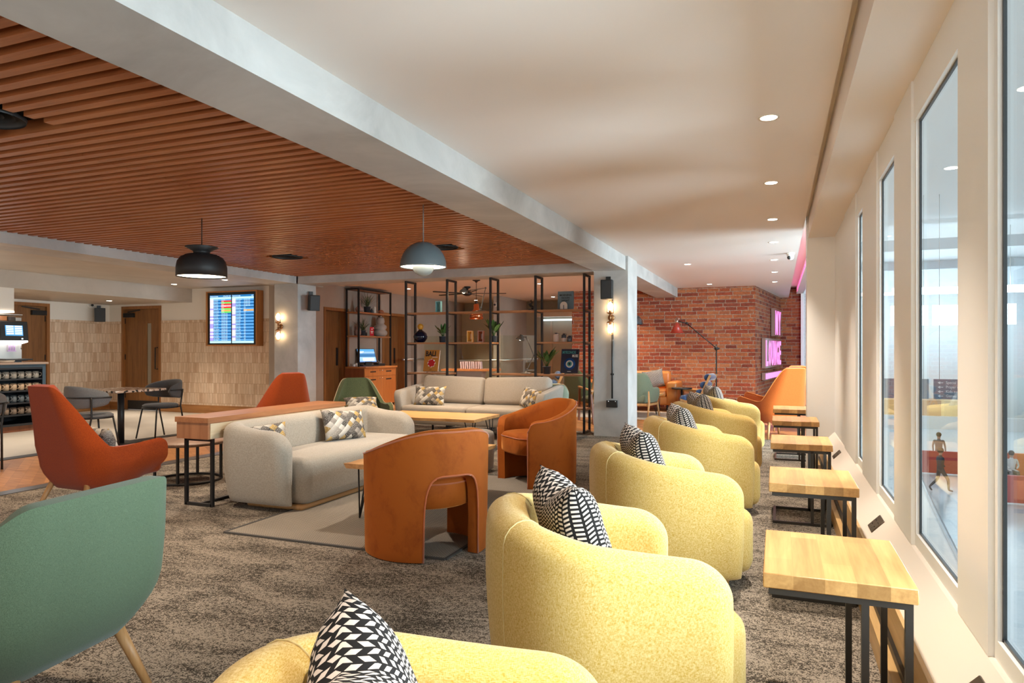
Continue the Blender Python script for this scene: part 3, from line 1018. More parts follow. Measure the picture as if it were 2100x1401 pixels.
# ------------------------------------------------------------------ tub chairs by the window
tub_labels = ['yellow tub armchair nearest the camera, cut off at the bottom edge of the view',
 'whole yellow tub armchair closest to the camera, second in the window row',
 'yellow tub armchair third in the row, beside the second nearest side table',
 'yellow tub armchair fourth in the row, beside the third side table',
 'yellow tub armchair fifth in the row, second from the far end',
 'yellow tub armchair at the far end of the row, near the brick wall']
G = 'yellow tub armchairs in a row facing the windows'
tub = make_tub(tub_labels[0], G)
TUB = [(-.50,.965,24),(-.575,2.35,25),(-.60,3.90,22),(-.60,5.60,22),(-.62,7.28,21),(-.62,8.84,20)]
cl = ['on the nearest tub armchair at the bottom edge', 'on the whole tub armchair closest to the camera', 'on the third tub armchair of the row',
      'on the fourth tub armchair of the row', 'on the fifth tub armchair of the row', 'on the last tub armchair of the row']
for i, (x, y, a) in enumerate(TUB):
    if i == 0: tub.location = (x,y,0); tub.rotation_euler = (0,0,rad(a))
    else: dup(tub, (x,y,0), rad(a), tub_labels[i])
    M = T(x,y,0,rad(a)) @ T(-.105,(.0,-.01,.02,.0,.02,.01)[i],(.60,.615,.615,.615,.615,.615)[i],rad(90+(6,8,2,-4,3,0)[i])) @ Euler((rad(-17),0,0)).to_matrix().to_4x4()
    pillow('cushion', 'black and white woven cushion ' + cl[i], f_bw, M, .45, .42, .19, 'woven cushions on the tub armchairs', .04)
# ------------------------------------------------------------------ oak C tables
G = 'small oak and iron side tables along the window'
sl = ['oak block side table on an iron frame, nearest the camera', 'oak block side table on an iron frame, second from the camera', 'oak block side table on an iron frame, middle one of five',
      'oak block side table on an iron frame, fourth from the camera', 'oak block side table on an iron frame, farthest, in front of the amber chair']
st = side_table(sl[0], G)
for i, (x, y) in enumerate(((-.04,2.19),(-.04,3.68),(-.045,5.27),(-.045,6.93),(-.045,8.30))):
    if i == 0: st.location = (x,y,0)
    else: dup(st, (x,y,0), 0, sl[i])
# ------------------------------------------------------------------ sofa group on the rug
b = MB(); b.box(-3.52,-1.84,3.64,6.25,0,.008,bev=.003,seg=1)
o = b.build('rug', m_rug); tag(o, 'grey woven grid rug with a dark bound edge under the sofa group', 'rug')
b = MB()
for a, c in (((-3.52,3.64,.005),(-1.84,3.64,.005)),((-1.84,3.64,.005),(-1.84,6.25,.005)),((-1.84,6.25,.005),(-3.52,6.25,.005)),((-3.52,6.25,.005),(-3.52,3.64,.005))):
    b.bar(a, c, .022, .011)
b.build('rug_binding', plain('rug_binding_tape', (.06,.055,.05), .9), o)
s = curved_sofa('oatmeal curved sofa on an oak plinth, in front of the console table'); s.location = (-3.77,5.20,.0)
pillow('cushion', 'diamond print cushion upright against the back of the curved sofa', f_dia, T(-3.83,5.46,.54,rad(90-14),rad(-20)) @ T(0,0,0,0,0,rad(4)), .50,.30,.14,'diamond print cushions')
pillow('cushion', 'diamond print cushion half hidden behind the near arm of the curved sofa', f_dia, T(-3.93,4.42,.50,rad(90-35),rad(-26)) @ T(0,0,0,0,0,rad(-4)), .50,.30,.14,'diamond print cushions')
t = thing('console_table', 'long walnut console table on black frame legs behind the curved sofa', 'console table', (0,0,0))
b = MB(); b.box(-4.50,-4.155,4.12,5.95,.675,.716); b.build('table_top', w_console, t)
b = MB(); b.box(-4.49,-4.165,4.13,5.94,.545,.675); bx = b.build('box', w_console_z, t)
b = MB(); b.box(-4.166,-4.158,4.15,5.94,.548,.668); b.build('back_panel', w_ply, bx)
for y in (4.20, 5.86):
    b = MB(); s_ = .024
    b.bar((-4.46,y,0),(-4.46,y,.545),s_); b.bar((-4.19,y,0),(-4.19,y,.545),s_); b.bar((-4.46,y,s_/2),(-4.19,y,s_/2),s_); b.bar((-4.46,y,.533),(-4.19,y,.533),s_)
    b.build('leg_frame', m_black, t)
b = MB(); b.bar((-4.325,4.2,.012),(-4.325,5.86,.012),.02); b.build('stretcher', m_black, t)
# round low table
t = thing('round_table', 'round low table on a thin black ring base beside the console', 'coffee table', (-5.27,4.98,0))
b = MB(); b.lathe([(1e-6,.36),(.36,.36),(.365,.366),(.365,.384),(.36,.388),(1e-6,.388)], 48); b.build('table_top', plaster('mottled_stone', (.15,.085,.055), (.25,.155,.105), 30, .35), t)
b = MB(); n = 36
b.tube([(.30*math.cos(2*PI*i/n),.30*math.sin(2*PI*i/n),.014) for i in range(n)], .012, 6, closed=True)
b.build('base_ring', m_black, t)
for k in range(4):
    a = rad(-60+90*k)
    b = MB(); b.bar((.30*math.cos(a),.30*math.sin(a),.01),(.30*math.cos(a),.30*math.sin(a),.362),.02); b.build('leg', m_black, t)
# velvet chairs
c1 = barrel_chair('rust velvet barrel chair seen from behind with an arched opening', 'rust velvet barrel chairs'); c1.location = (-2.09,3.87,.006); c1.rotation_euler = (0,0,rad(144))
dup(c1, (-2.14,6.10,.006), rad(228), 'rust velvet barrel chair seen from the front with its seat showing')
t = live_table('live edge oak coffee table on hairpin legs, half hidden behind the velvet chair', .66, 1.32, .415, 'Y', seed=2); t.location = (-2.62,4.86,.008)
t = live_table('live edge oak coffee table in front of the straight grey sofa', 1.46, .82, .415, 'X', seed=5); t.location = (-4.10,7.83,0)
t = thing('pouf', 'round grey pouf behind the velvet chair with the arch', 'pouf', (-2.94,6.42,.0))
b = MB(); b.lathe([(.18,.02),(.225,.04),(.232,.2),(.232,.375),(.222,.405),(.19,.42),(1e-6,.423)], 36); b.build('cover', f_sofa2, t)
b = MB(); b.lathe([(.18,0),(.18,.03)], 24); b.build('base', w_plinth, t)
# ------------------------------------------------------------------ straight two seat sofa
t = thing('two_seat_sofa', 'straight grey two-seat sofa with loose back cushions, in front of the open shelving', 'sofa', (-4.10,9.20,0))
W = 2.24
b = soft_box(-W/2+.05, W/2-.05, -.46, .38, .17, .33, .04, 4); smooth(b.build('base', f_sofa2, t))
for s_ in (-1,1):
    b = MB()
    rows = []
    # arm: profile in YZ swept in X, leaning outwards, rising to the back
    prof = [(-.47,.30),(-.47,.56),(-.455,.62),(-.42,.655),(.05,.70),(.38,.735),(.42,.72),(.42,.17),(-.40,.17)]
    n = 9
    for k, (o_, sc) in enumerate(((-.055,.93),(-.045,.985),(-.02,1.0),(.02,1.0),(.045,.985),(.055,.93))):
        rows.append([((W/2-.06)*s_ + o_*1.2 + s_*.10*((z-.2)/.5 if z>.2 else 0)*.6, -.02+(y+.02)*sc, .44+(z-.44)*sc) for y, z in prof])
    V = b.grid(rows, closed=True); b.face(V[0]); b.face(V[-1][::-1])
    o = b.build('arm', f_sofa2, t); bevel(o, .02, 3); smooth(o)
b = soft_box(-W/2+.05, W/2-.05, .28, .42, .17, .68, .05, 4); smooth(b.build('back_frame', f_sofa2, t))
for s_ in (-1,1):
    b = soft_box(-.52,.52,-.49,.26,.30,.44,.05,5,.025); b.bm.transform(T(s_*.525,0,0)); smooth(b.build('seat_cushion', f_sofa2, t))
    b = soft_box(-.52,.52,-.10,.10,0,.42,.07,5,.015)
    for v in b.bm.verts: v.co.y += .05*(1 if v.co.y>0 else -1)*(1-(v.co.x/.52)**2)*(1-((v.co.z-.2)/.25)**2)
    b.bm.transform(T(s_*.525,.20,.43,0,rad(-14)) @ T(0,0,0,0,0,rad(-1.5*s_)))
    smooth(b.build('back_cushion', f_sofa2, t))
for x in (-W/2+.2, W/2-.2):
    for y in (-.38,.3):
        b = MB(); b.tube([(x,y,.18),(x,y,0)], [.018,.013], 8); b.build('leg', m_black, t)
pillow('cushion', 'diamond print cushion at the left end of the straight sofa', f_dia, T(-4.78,8.95,.575,rad(4),rad(-18)), .50,.30,.14,'diamond print cushions')
pillow('cushion', 'diamond print cushion tucked against the right arm of the straight sofa', f_dia, T(-3.20,8.94,.575,rad(-42),rad(-18)) @ T(0,0,0,0,0,rad(6)), .48,.30,.14,'diamond print cushions')
# ------------------------------------------------------------------ shell lounge chairs
gc = wing_chair('sage green shell armchair on ash legs, large at the lower left, seen from behind', f_green, hb=.80, ha=.60, w=.78, wt=.74, depth=.72, lean=.10, zb=.255, rnd=.13, legz=.28)
gc.location = (-2.38,1.52,0); gc.rotation_euler = (0,0,rad(188))
wc = wing_chair('burnt orange high-back armchair at the left, in front of the bistro table', f_orange, hb=.99, ha=.535, w=.70, wt=.40, depth=.64, lean=.26, zb=.215, group='burnt orange high-back armchairs')
wc.location = (-4.89,3.76,0); wc.rotation_euler = (0,0,rad(88))
dup(wc, (-5.38,6.35,0), rad(152), 'burnt orange high-back armchair behind the console table')
ac = wing_chair('amber high-back armchair in front of the lit pink sign, with its back to the camera', f_orange2, hb=1.0, ha=.52, w=.66, wt=.44, depth=.80, lean=.30, zb=.22, group='amber high-back armchairs', edge=plain('amber_piping', (.75,.28,.07), .8))
ac.location = (-.06,10.55,0); ac.rotation_euler = (0,0,rad(122))
dup(ac, (.0,11.7,0), rad(124), 'amber high-back armchair mostly hidden behind another amber armchair')
g2 = wing_chair('moss green shell armchair with pale edging, between the console and the grey sofa', f_green_d, hb=.84, ha=.50, w=.72, wt=.50, depth=.74, lean=.25, group=None, edge=f_trimgreen)
g2.location = (-5.37,8.06,0); g2.rotation_euler = (0,0,rad(-46))
pillow('cushion', 'diamond print cushion lying in the moss green armchair', f_dia, T(-5.33,8.0,.50,rad(44),rad(-50)), .46,.28,.13,'diamond print cushions')
pillow('cushion', 'diamond print cushion in the burnt orange armchair at the left', f_dia, T(-4.93,3.78,.52,rad(90+88),rad(-25)), .44,.30,.13,'diamond print cushions')
# green upright chair behind the pillar
t = thing('upright_armchair', 'sage green upright armchair with wooden legs, behind the speaker pillar', 'armchair', (-2.45,12.75,0), rad(78))
p = upath(.70,.30,-.28,.26,10,10,10)
mb, rows = sweep_shell(p, lambda x,y: .56+.27*(1-sstep(-.22,-.02,x)), .08,.27,.05,.10,.05,.01)
o = mb.build('shell', f_sage, t); subsurf(o,0,1)
smooth(soft_box(-.24,.33,-.26,.26,.27,.44,.05,4,.02).build('seat', f_sage, t))
for sy in (-1,1):
    b = MB(); b.tube([(-.26,sy*.34,.50),(-.28,sy*.355,.30),(-.36,sy*.36,0)],[.012,.022,.014],10); b.build('leg', w_leg, t)
    b = MB(); b.tube([(.25,sy*.30,.28),(.30,sy*.33,0)],[.022,.014],10); b.build('leg', w_leg, t)
b = MB(); b.box(-.27,.27,-.31,.31,.225,.27,bev=.01); b.build('seat_rail', w_leg, t)
# tan leather sofa and its cushion
t = thing('leather_sofa', 'tan leather sofa against the brick wall, partly behind the pillar', 'sofa', (-2.95,14.55,0))
smooth(soft_box(-1.0,1.0,-.42,.40,.12,.30,.04,3).build('base', f_leather, t))
for s_ in (-1,1):
    smooth(soft_box(s_*.95-.11,s_*.95+.11,-.45,.40,.12,.60,.05,3).build('arm', f_leather, t))
    smooth(soft_box(s_*.42-.41,s_*.42+.41,-.44,.22,.28,.44,.05,3,.02).build('seat_cushion', f_leather, t))
    smooth(soft_box(s_*.42-.41,s_*.42+.41,.14,.36,.42,.80,.06,3,.02).build('back_cushion', f_leather, t))
for x in (-.85,.85):
    for y in (-.35,.32):
        b = MB(); b.lathe([(.018,0),(.024,.13)],10,T(x,y,0)); b.build('leg', m_black, t)
pillow('cushion', 'black and white woven cushion on the tan leather sofa', f_bw, T(-2.42,14.42,.64,rad(0),rad(-16)) @ T(0,0,0,0,0,rad(-12)), .44,.40,.15)
# small rug and hairpin table in front of it
b = MB(); b.box(-4.0,-1.85,12.3,13.9,0,.008); tag(b.build('rug', plaster('pale_rug',(.38,.33,.27),(.46,.40,.33),30,.95)), 'pale rug under the green upright armchair by the brick wall', 'rug')
t = live_table('low table on hairpin legs behind the green upright armchair', .9, .55, .40, 'X', seed=8); t.location = (-2.55,13.45,.0)
t = thing('drum_table', 'small round black side table beside the tan leather sofa', 'side table', (-1.78,13.95,0))
b = MB(); b.lathe([(1e-6,.47),(.20,.47),(.205,.48),(.2,.50),(1e-6,.50)],28); b.build('table_top', m_black, t)
b = MB(); b.lathe([(.16,0),(.16,.012),(.02,.02),(.018,.47)],20); b.build('pedestal', m_black, t)
# low side table beyond the last tub chair
t = thing('low_table', 'small wooden low table under the red floor lamp', 'side table', (-1.62,14.55,0))
b = MB(); b.box(-.26,.26,-.22,.22,.40,.44); b.build('table_top', w_top, t)
for sx in (-1,1):
    for sy in (-1,1):
        b = MB(); b.bar((sx*.23,sy*.19,0),(sx*.23,sy*.19,.40),.03); b.build('leg', w_leg, t)
# bolster chairs (blue rolls in a wooden frame)
def bolster_chair(label, fab, n, group):
    t = thing('bolster_chair', label, 'armchair', group=group)
    for sy in (-1,1):
        b = MB(); b.bar((-.30,sy*.34,.98-.02),(.02,sy*.34,.24),.035,.05); b.bar((.02,sy*.34,.24),(.42,sy*.34,.34),.035,.05); b.build('side_frame', w_leg, t)
        b = MB(); b.bar((.32,sy*.34,.32),(.36,sy*.34,0),.03); b.build('leg', w_leg, t)
        b = MB(); b.bar((-.10,sy*.34,.5),(-.32,sy*.34,0),.03); b.build('leg', w_leg, t)
    for k in range(n):
        q = k/(n-1)
        x = -.22+.30*q if k < n-1 else .09; z = .90-.56*q
        b = MB(); r = .085; b.lathe([(1e-6,-.32),(r*.7,-.318),(r*.96,-.30),(r,-.28),(r,.28),(r*.96,.30),(r*.7,.318),(1e-6,.32)], 18, T(x,0,z) @ Euler((PI/2,0,0)).to_matrix().to_4x4()); b.build('back_bolster', fab, t)
    for k in range(2):
        b = MB(); r = .085; b.lathe([(1e-6,-.32),(r*.96,-.30),(r,-.28),(r,.28),(r*.96,.30),(1e-6,.32)], 18, T(.20+.17*k,0,.37) @ Euler((PI/2,0,0)).to_matrix().to_4x4()); b.build('seat_bolster', fab, t)
    return t
bc = bolster_chair('denim blue bolster chair with a wooden frame, seen through the open shelving', f_blue, 4, None); bc.location = (-4.02,12.25,0); bc.rotation_euler = (0,0,rad(-160)); bc.scale = (.86,.86,.86)
bc = bolster_chair('royal blue bolster chair in front of the brick wall near the floor lamp', f_blue_v, 4, None); bc.location = (-1.40,13.9,0); bc.rotation_euler = (0,0,rad(172)); bc.scale = (.8,.8,.8)
# chairs beyond the shelving
c = wing_chair('pale teal shell chair seen through the open shelving', f_teal, hb=.68, ha=.52, w=.62, wt=.5, depth=.66, lean=.28, edge=f_trimgreen); c.location = (-3.64,11.1,0); c.rotation_euler = (0,0,rad(120))
c = wing_chair('olive shell armchair behind the second book, against the brick wall', f_green_d, hb=.86, ha=.60, w=.74, wt=.56, depth=.7, lean=.2); c.location = (-3.58,13.3,0); c.rotation_euler = (0,0,rad(60))
t = thing('slatted_armchair', 'slatted wooden armchair with a dark green cushion, beside the speaker pillar', 'armchair', (-2.84,11.65,0), rad(125))
for sy in (-1,1):
    b = MB(); b.bar((.30,sy*.31,.58),(.34,sy*.31,0),.035); b.bar((-.28,sy*.31,.50),(-.42,sy*.31,0),.035); b.build('leg', w_cabdark, t)
    b = MB(); b.bar((-.34,sy*.31,.56),(.34,sy*.31,.60),.045,.025); b.build('armrest', w_leg, t)
    b = MB(); b.bar((-.08,sy*.27,.30),(-.42,sy*.27,.86),.03,.04); b.build('back_post', w_leg, t)
b = MB()
for k in range(8): b.bar((-.10,-.22+.063*k,.32),(-.405,-.22+.063*k,.85),.02,.03)
b.bar((-.41,-.28,.855),(-.41,.28,.855),.03,.05)
b.build('slat_back', w_leg, t)
smooth(soft_box(-.14,.34,-.27,.27,.33,.44,.04,3,.02).build('seat_cushion', f_green_d, t))
b = soft_box(-.07,.07,-.26,.26,0,.48,.05,3); b.bm.transform(T(-.08,0,.42,0,0,rad(-28))); smooth(b.build('back_cushion', f_green_d, t))
b = MB(); b.box(-.26,.32,-.28,.28,.29,.33); b.build('seat_frame', w_leg, t)
# ------------------------------------------------------------------ bistro table and its chairs
t = thing('bistro_table', 'square terrazzo bistro table on a black column', 'table', (-8.10,6.55,0))
b = MB(); b.box(-.38,.38,-.38,.38,.705,.735,bev=.004); b.build('table_top', terrazzo('terrazzo'), t)
b = MB(); b.lathe([(.040,.02),(.040,.70)],20); b.box(-.16,.16,-.16,.16,.692,.704); b.build('column', m_black, t)
b = MB(); b.box(-.25,.25,-.25,.25,0,.02,bev=.004); b.build('base_plate', m_black, t)
G = 'charcoal dining chairs on the stone floor'
d1 = dining_chair('charcoal dining chair to the right of the bistro table, facing it', G, f_grey); d1.location = (-8.22,7.28,0); d1.rotation_euler = (0,0,rad(-95))
d2 = dining_chair('grey dining chair left of the bistro table with its back to the camera', G, f_grey_l); d2.location = (-7.74,5.86,0); d2.rotation_euler = (0,0,rad(84))
dup(d2, (-7.90,4.65,0), rad(150), 'grey dining chair cut off at the left edge of the view')
# ------------------------------------------------------------------ foliage
m_leaf = plaster('green_leaf', (.035,.09,.02), (.09,.18,.045), 9, .45)
m_leaf_d = plaster('grass_leaf', (.05,.075,.03), (.13,.16,.07), 14, .5)
m_soil = plain('potting_soil', (.03,.02,.015), .95)
m_potdark = plain('dark_pot', (.045,.05,.06), .45)
def leaf(mb, base, yaw, el, L, w, droop=.6, n=6):
    rows = []
    p = Vector(base); e = el
    for i in range(n+1):
        q = i/n
        ww = w*math.sin(PI*min(1,(q*.88+.10)))**.8*(1 if q < 1 else .05)
        d = Vector((math.cos(yaw)*math.cos(e), math.sin(yaw)*math.cos(e), math.sin(e)))
        side = Vector((-math.sin(yaw), math.cos(yaw), 0))
        up = side.cross(d)
        rows.append([p-side*ww/2+up*ww*.12, p+Vector((0,0,0)), p+side*ww/2+up*ww*.12])
        p = p + d*L/n; e -= droop/n
    mb.grid(rows)
def plant(label, loc, kind, h, seed, group=None, xlim=None, potm=None, pot=(.055,.05,.10)):
    rr = random.Random(seed)
    t = thing('potted_plant', label, 'plant', loc, group=group)
    r1, r0, ph = pot
    b = MB(); b.lathe([(r0*.85,0),(r0,.004),(r1,ph*.9),(r1*1.08,ph*.9),(r1*1.08,ph),(r1*.95,ph),(r1*.93,ph*.88),(1e-6,ph*.88)],24); b.build('pot', potm or m_potdark, t)
    b = MB()
    if kind == 'grass':
        for i in range(46):
            a = rr.uniform(0,2*PI); leaf(b, (rr.uniform(-.02,.02),rr.uniform(-.02,.02),ph*.86), a, rr.uniform(.7,1.5), h*rr.uniform(.7,1.15), .011, rr.uniform(.2,1.3), 6)
    else:
        for i in range(19):
            a = rr.uniform(0,2*PI); e = rr.uniform(.95,1.48); L = h*rr.uniform(.45,.8)
            bx = Vector((rr.uniform(-.012,.012),rr.uniform(-.012,.012),ph*.86))
            tip = bx+Vector((math.cos(a)*math.cos(e), math.sin(a)*math.cos(e), math.sin(e)))*L*.55
            b.tube([bx, tip], .0025, 5)
            leaf(b, tip, a, e-.1, L*.78, .045*h/.25, rr.uniform(.1,.8))
    if xlim:
        for v in b.bm.verts: v.co.x = max(v.co.x, xlim)
    b.build('foliage', m_leaf if kind != 'grass' else m_leaf_d, t)
    return t
def book_stand(parent, w):
    b = MB()
    for s in (-1,1):
        b.tube([(s*w*.25,.05,.20),(s*w*.25,.03,.0),(s*w*.25,-.03,.0),(s*w*.25,-.03,.022)], .004, 6)
    return b
# ------------------------------------------------------------------ open shelving divider
SYd = 9.90
t = thing('open_shelving', 'tall black metal open shelving with wooden shelves, behind the straight grey sofa', 'shelving')
UX = [-5.73,-4.97,-4.21,-3.46,-2.69]
for x in UX:
    b = MB(); s_ = .032
    y1 = SYd+.31
    b.bar((x,SYd,0),(x,SYd,2.392),s_); b.bar((x,y1,0),(x,y1,2.392),s_)
    for z in (2.376,1.84,1.345,.853,.345,.016): b.bar((x,SYd,z),(x,y1,z),s_*.9)
    b.build('upright_frame', m_black, t)
shelves = [(1.868,0,4),(1.375,0,2),(1.375,3,4),(.88,0,1),(.88,2,4),(.372,0,4)]
for z, a, c in shelves:
    b = MB(); b.box(UX[a]-.02, UX[c]+.02, SYd+.018, SYd+.292, z-.026, z); b.build('shelf', w_shelf, t)
SM = SYd+.13
def navy_vase():
    t = thing('round_vase', 'navy round vase topped with a yellow ball on the middle shelf', 'vase', (-5.53,SM,1.375))
    b = MB(); b.lathe([(.05,0),(.075,.012),(.11,.06),(.118,.10),(.10,.15),(.06,.185),(.035,.20),(.03,.215),(1e-6,.216)],28); b.build('body', plain('navy_glaze',(.004,.006,.018),.08), t)
    b = MB(); b.ball((0,0,.262),.052,20,12); b.build('ball_stopper', plain('mustard_glaze',(.62,.30,.03),.25), t)
navy_vase()
plant('small potted plant with leaning leaves on the middle shelf, right of the navy vase', (-5.12,SM,1.375), 'leaf', .26, 4)
plant('leafy potted plant at the end of the middle shelf, right of the glass blocks', (-4.20,SM-.02,1.375), 'leaf', .34, 9)
plant('leafy potted plant on the lower shelf, left of the evil-eye book', (-3.32,SM,.88), 'leaf', .36, 14, pot=(.062,.055,.12))
def glass_block(label, loc, col, w=.095, h=.185):
    t = thing('glass_block', label, 'ornament', loc)
    b = MB()
    b.box(-w/2,w/2,-.03,.03,0,.012); b.box(-w/2,w/2,-.03,.03,h-.012,h); b.box(-w/2,-w/2+.012,-.03,.03,.012,h-.012); b.box(w/2-.012,w/2,-.03,.03,.012,h-.012)
    b.build('block_frame', plain('glass_rim', tuple(min(1,c*1.3+.05) for c in col), .12), t)
    b = MB()
    a = b.verts([(-w/2+.012,-.028,.012),(w/2-.012,-.028,.012),(w/2-.012,-.028,h-.012),(-w/2+.012,-.028,h-.012)])
    c = b.verts([(-.008,.02,.05),(.012,.02,.05),(.012,.02,h-.05),(-.008,.02,h-.05)])
    for i in range(4): b.face([a[i],a[(i+1)%4],c[(i+1)%4],c[i]])
    b.face(c)
    b.build('block_well', plain('glass_well', col, .12), t)
glass_block('teal glass block standing on the top shelf', (-5.19,SM,1.868), (.13,.30,.30))
glass_block('amber glass block on the middle shelf', (-4.62,SM,1.375), (.62,.30,.05))
glass_block('rust red glass block on the middle shelf, right of the amber one', (-4.43,SM,1.375), (.27,.065,.025))
# books
def book(label, loc, w, h, th, cover, rz, lean, group=None):
    t = thing('display_book', label, 'book', loc, rot=(rad(lean),0,rz), group=group)
    b = MB(); b.box(-w/2,w/2,-.002,.004,0,h); b.box(-w/2,w/2,th,th+.004,0,h); b.box(-w/2-.001,-w/2+.004,0,th,0,h); b.build('cover', cover, t)
    b = MB(); b.box(-w/2+.004,w/2-.004,.003,th,.004,h-.004); b.build('pages', plain('paper_edge',(.80,.76,.68),.8), t)
    return t
TX90 = Euler((PI/2,0,0)).to_matrix().to_4x4()
k_black = plain('print_black',(.008,.008,.008),.5); k_white = plain('print_white',(.85,.82,.78),.5); k_red = plain('print_red',(.55,.01,.015),.5); k_teal = plain('print_teal',(.06,.30,.31),.5); k_blue = plain('print_blue',(.01,.07,.28),.5)
bk = book('ochre book titled BALI with a red flower, on the lower shelf', (-5.33,SM-.03,.902), .265,.36,.035, plain('ochre_cover',(.50,.20,.03),.5), rad(2), -14)
text('title','BALI',.118,k_black,bk,T(-.118,-.0035,.255) @ TX90, sx=.82, ext=.0008, bold=.035)
b = MB(); b.box(.01,.105,-.0035,-.002,.232,.240); b.build('subtitle', k_white, bk)
b = MB()
for i in range(8):
    a = 2*PI*i/8
    b.prism([(.066*math.cos(a-.30),.066*math.sin(a-.30)),(.074*math.cos(a),.074*math.sin(a)),(.066*math.cos(a+.30),.066*math.sin(a+.30)),(0,0)], .0025,.0036, T(.005,0,.135) @ TX90)
b.build('flower_white', k_white, bk)
b = MB()
for i in range(6):
    a = 2*PI*i/6+.3
    pts = [(0,0)]+[(.04*math.cos(a)+.026*math.cos(a+q)*1.0, .04*math.sin(a)+.026*math.sin(a+q)) for q in (-1.7,-1.1,-.5,0,.5,1.1,1.7)]
    b.prism(pts, .0036,.0046, T(.005,0,.135) @ TX90)
b.build('flower_red', k_red, bk)
b = MB(); b.box(-.02,.02,-.0035,-.002,.02,.026); b.build('imprint', k_black, bk)
st_ = thing('book_stand', 'small metal stand holding the ochre book', 'stand', (-5.33,SM-.03,.88)); book_stand(None,.26).build('wire', m_chrome, st_)
bk = book('dark blue book titled MYKONOS MUSE with an evil-eye emblem, on the lower shelf', (-2.955,SM-.03,.902), .275,.37,.035, plain('midnight_cover',(.012,.013,.04),.45), rad(0), -12)
text('title','MYKONOS',.060,k_teal,bk,T(-.122,-.0035,.298) @ TX90, sx=.72, ext=.0008, bold=.03)
text('title','MUSE',.056,k_white,bk,T(.128,-.0035,.245) @ TX90, align='RIGHT', sx=.68, ext=.0008, bold=.03)
for r_, m_, z_ in ((.092,k_blue,.003),(.058,k_white,.0036),(.038,k_teal,.0042),(.017,k_black,.0048)):
    b = MB(); b.lathe([(1e-6,0),(r_,0),(r_,.0006),(1e-6,.0006)],36, T(0,-z_,.138) @ TX90); b.build('eye_ring', m_, bk)
b = MB(); b.box(-.03,.03,-.0035,-.002,.018,.025); b.build('imprint', k_white, bk)
st_ = thing('book_stand', 'small metal stand holding the dark blue book', 'stand', (-2.955,SM-.03,.88)); book_stand(None,.26).build('wire', m_chrome, st_)
bk = book('slate blue book titled MORNING NOON NIGHT on the top shelf', (-3.03,SM+.03,1.868), .25,.285,.03, plain('slate_cover',(.15,.22,.26),.5), 0, -3)
for i, s_ in enumerate(('MORNING','NOON','NIGHT')): text('title', s_, .040, k_black, bk, T(0,-.0035,.212-.042*i) @ TX90, align='CENTER', sx=1.0, ext=.0008, bold=.02)
t = thing('arch_ornament', 'small white ribbed arch standing in front of the slate blue book', 'ornament', (-3.03,SM-.06,1.868))
for r_ in (.052,.039,.026,.013):
    b = MB(); pts = [(r_,0,0),(r_,0,.062)]+[(r_*math.cos(PI*i/10),0,.062+r_*math.sin(PI*i/10)) for i in range(1,10)]+[(-r_,0,.062),(-r_,0,0)]
    b.tube(pts,.0068,8); b.build('arch_rib', plain('bisque_white',(.80,.72,.66),.6), t)
t = thing('black_sculpture', 'small black knotted sculpture on the top shelf', 'ornament', (-3.58,SM,1.868))
b = MB(); b.box(-.035,.035,-.03,.03,0,.02,bev=.004); b.build('base', m_blackp, t)
b = MB(); b.tube([(.02,0,.02),(.03,.01,.05),(-.01,.015,.07),(-.025,0,.09),(.012,-.012,.105),(.02,0,.125),(-.004,.004,.14),(.006,0,.165)],[.022,.02,.02,.017,.015,.012,.009,.006],10); b.build('figure', m_blackp, t)
m_can = plain('bisque_pink',(.66,.50,.42),.5); m_candark = plain('ink_glaze',(.07,.075,.09),.2)
def canister(label, loc, h, r, top, full):
    t = thing('canister', label, 'canister', loc, group='ceramic canisters on the middle shelf')
    b = MB(); b.lathe([(r*.95,0),(r,.01),(r,h*.5)],22, caps=False); b.lathe([(1e-6,0),(r*.95,0)],22,caps=False); b.build('lower_body', m_can if full != 2 else m_candark, t)
    b = MB(); b.lathe([(r,h*.5),(r,h*.85),(r*.8,h*.95),(r*.45,h),(1e-6,h)],22,caps=False); b.build('upper_body', m_can if full == 0 else m_candark, t)
    b = MB(); b.lathe([(r*.4,h*.97),(r*.5,h*1.06),(r*.5,h*1.12),(1e-6,h*1.12)],16,caps=False); b.tube([(r*.45,0,h*1.06),(r*1.1,0,h*1.05),(r*1.1,0,h*.9)],.004,6); b.build('lid', m_candark, t)
canister('pale pink canister with a dark lid, tallest of the three', (-3.17,SM,1.375), .125,.042,0,0)
canister('two tone canister with a dark neck, middle of the three', (-3.045,SM,1.375), .115,.038,0,1)
canister('dark glazed canister, shortest of the three', (-2.955,SM,1.375), .085,.04,0,2)
# desk lamps on the shelves
m_lampgrey = plain('warm_grey_enamel', (.17,.15,.125), .35, .3)
def desk_lamp(label, loc, pts, head, tilt, group=None):
    t = thing('desk_lamp', label, 'desk lamp', loc, group=group)
    b = MB(); b.lathe([(.085,0),(.088,.006),(.08,.014),(.02,.02),(.014,.045),(1e-6,.05)],28); b.build('base', m_lampgrey, t)
    b = MB(); b.tube(pts,.009,8)
    for p in pts[1:]: b.ball(p,.016,10,6)
    b.build('arm', m_lampgrey, t)
    M = Matrix.Translation(head) @ Euler(tilt).to_matrix().to_4x4()
    b = MB(); b.lathe([(1e-6,.085),(.025,.085),(.03,.06),(.06,.035),(.075,0),(.072,0),(.057,.032),(.02,.055),(1e-6,.056)],24,M); sh = b.build('lamp_shade', m_lampgrey, t)
    b = MB(); b.ball((0,0,.02),.03,14,8,M); b.build('bulb', emit('bulb_glow',(1,.78,.5),9), sh)
    pl = pointlamp('desk_lamp_light', (0,0,0), 2.5); pl.parent = t; pl.location = M @ Vector((0,0,-.03))
    return t
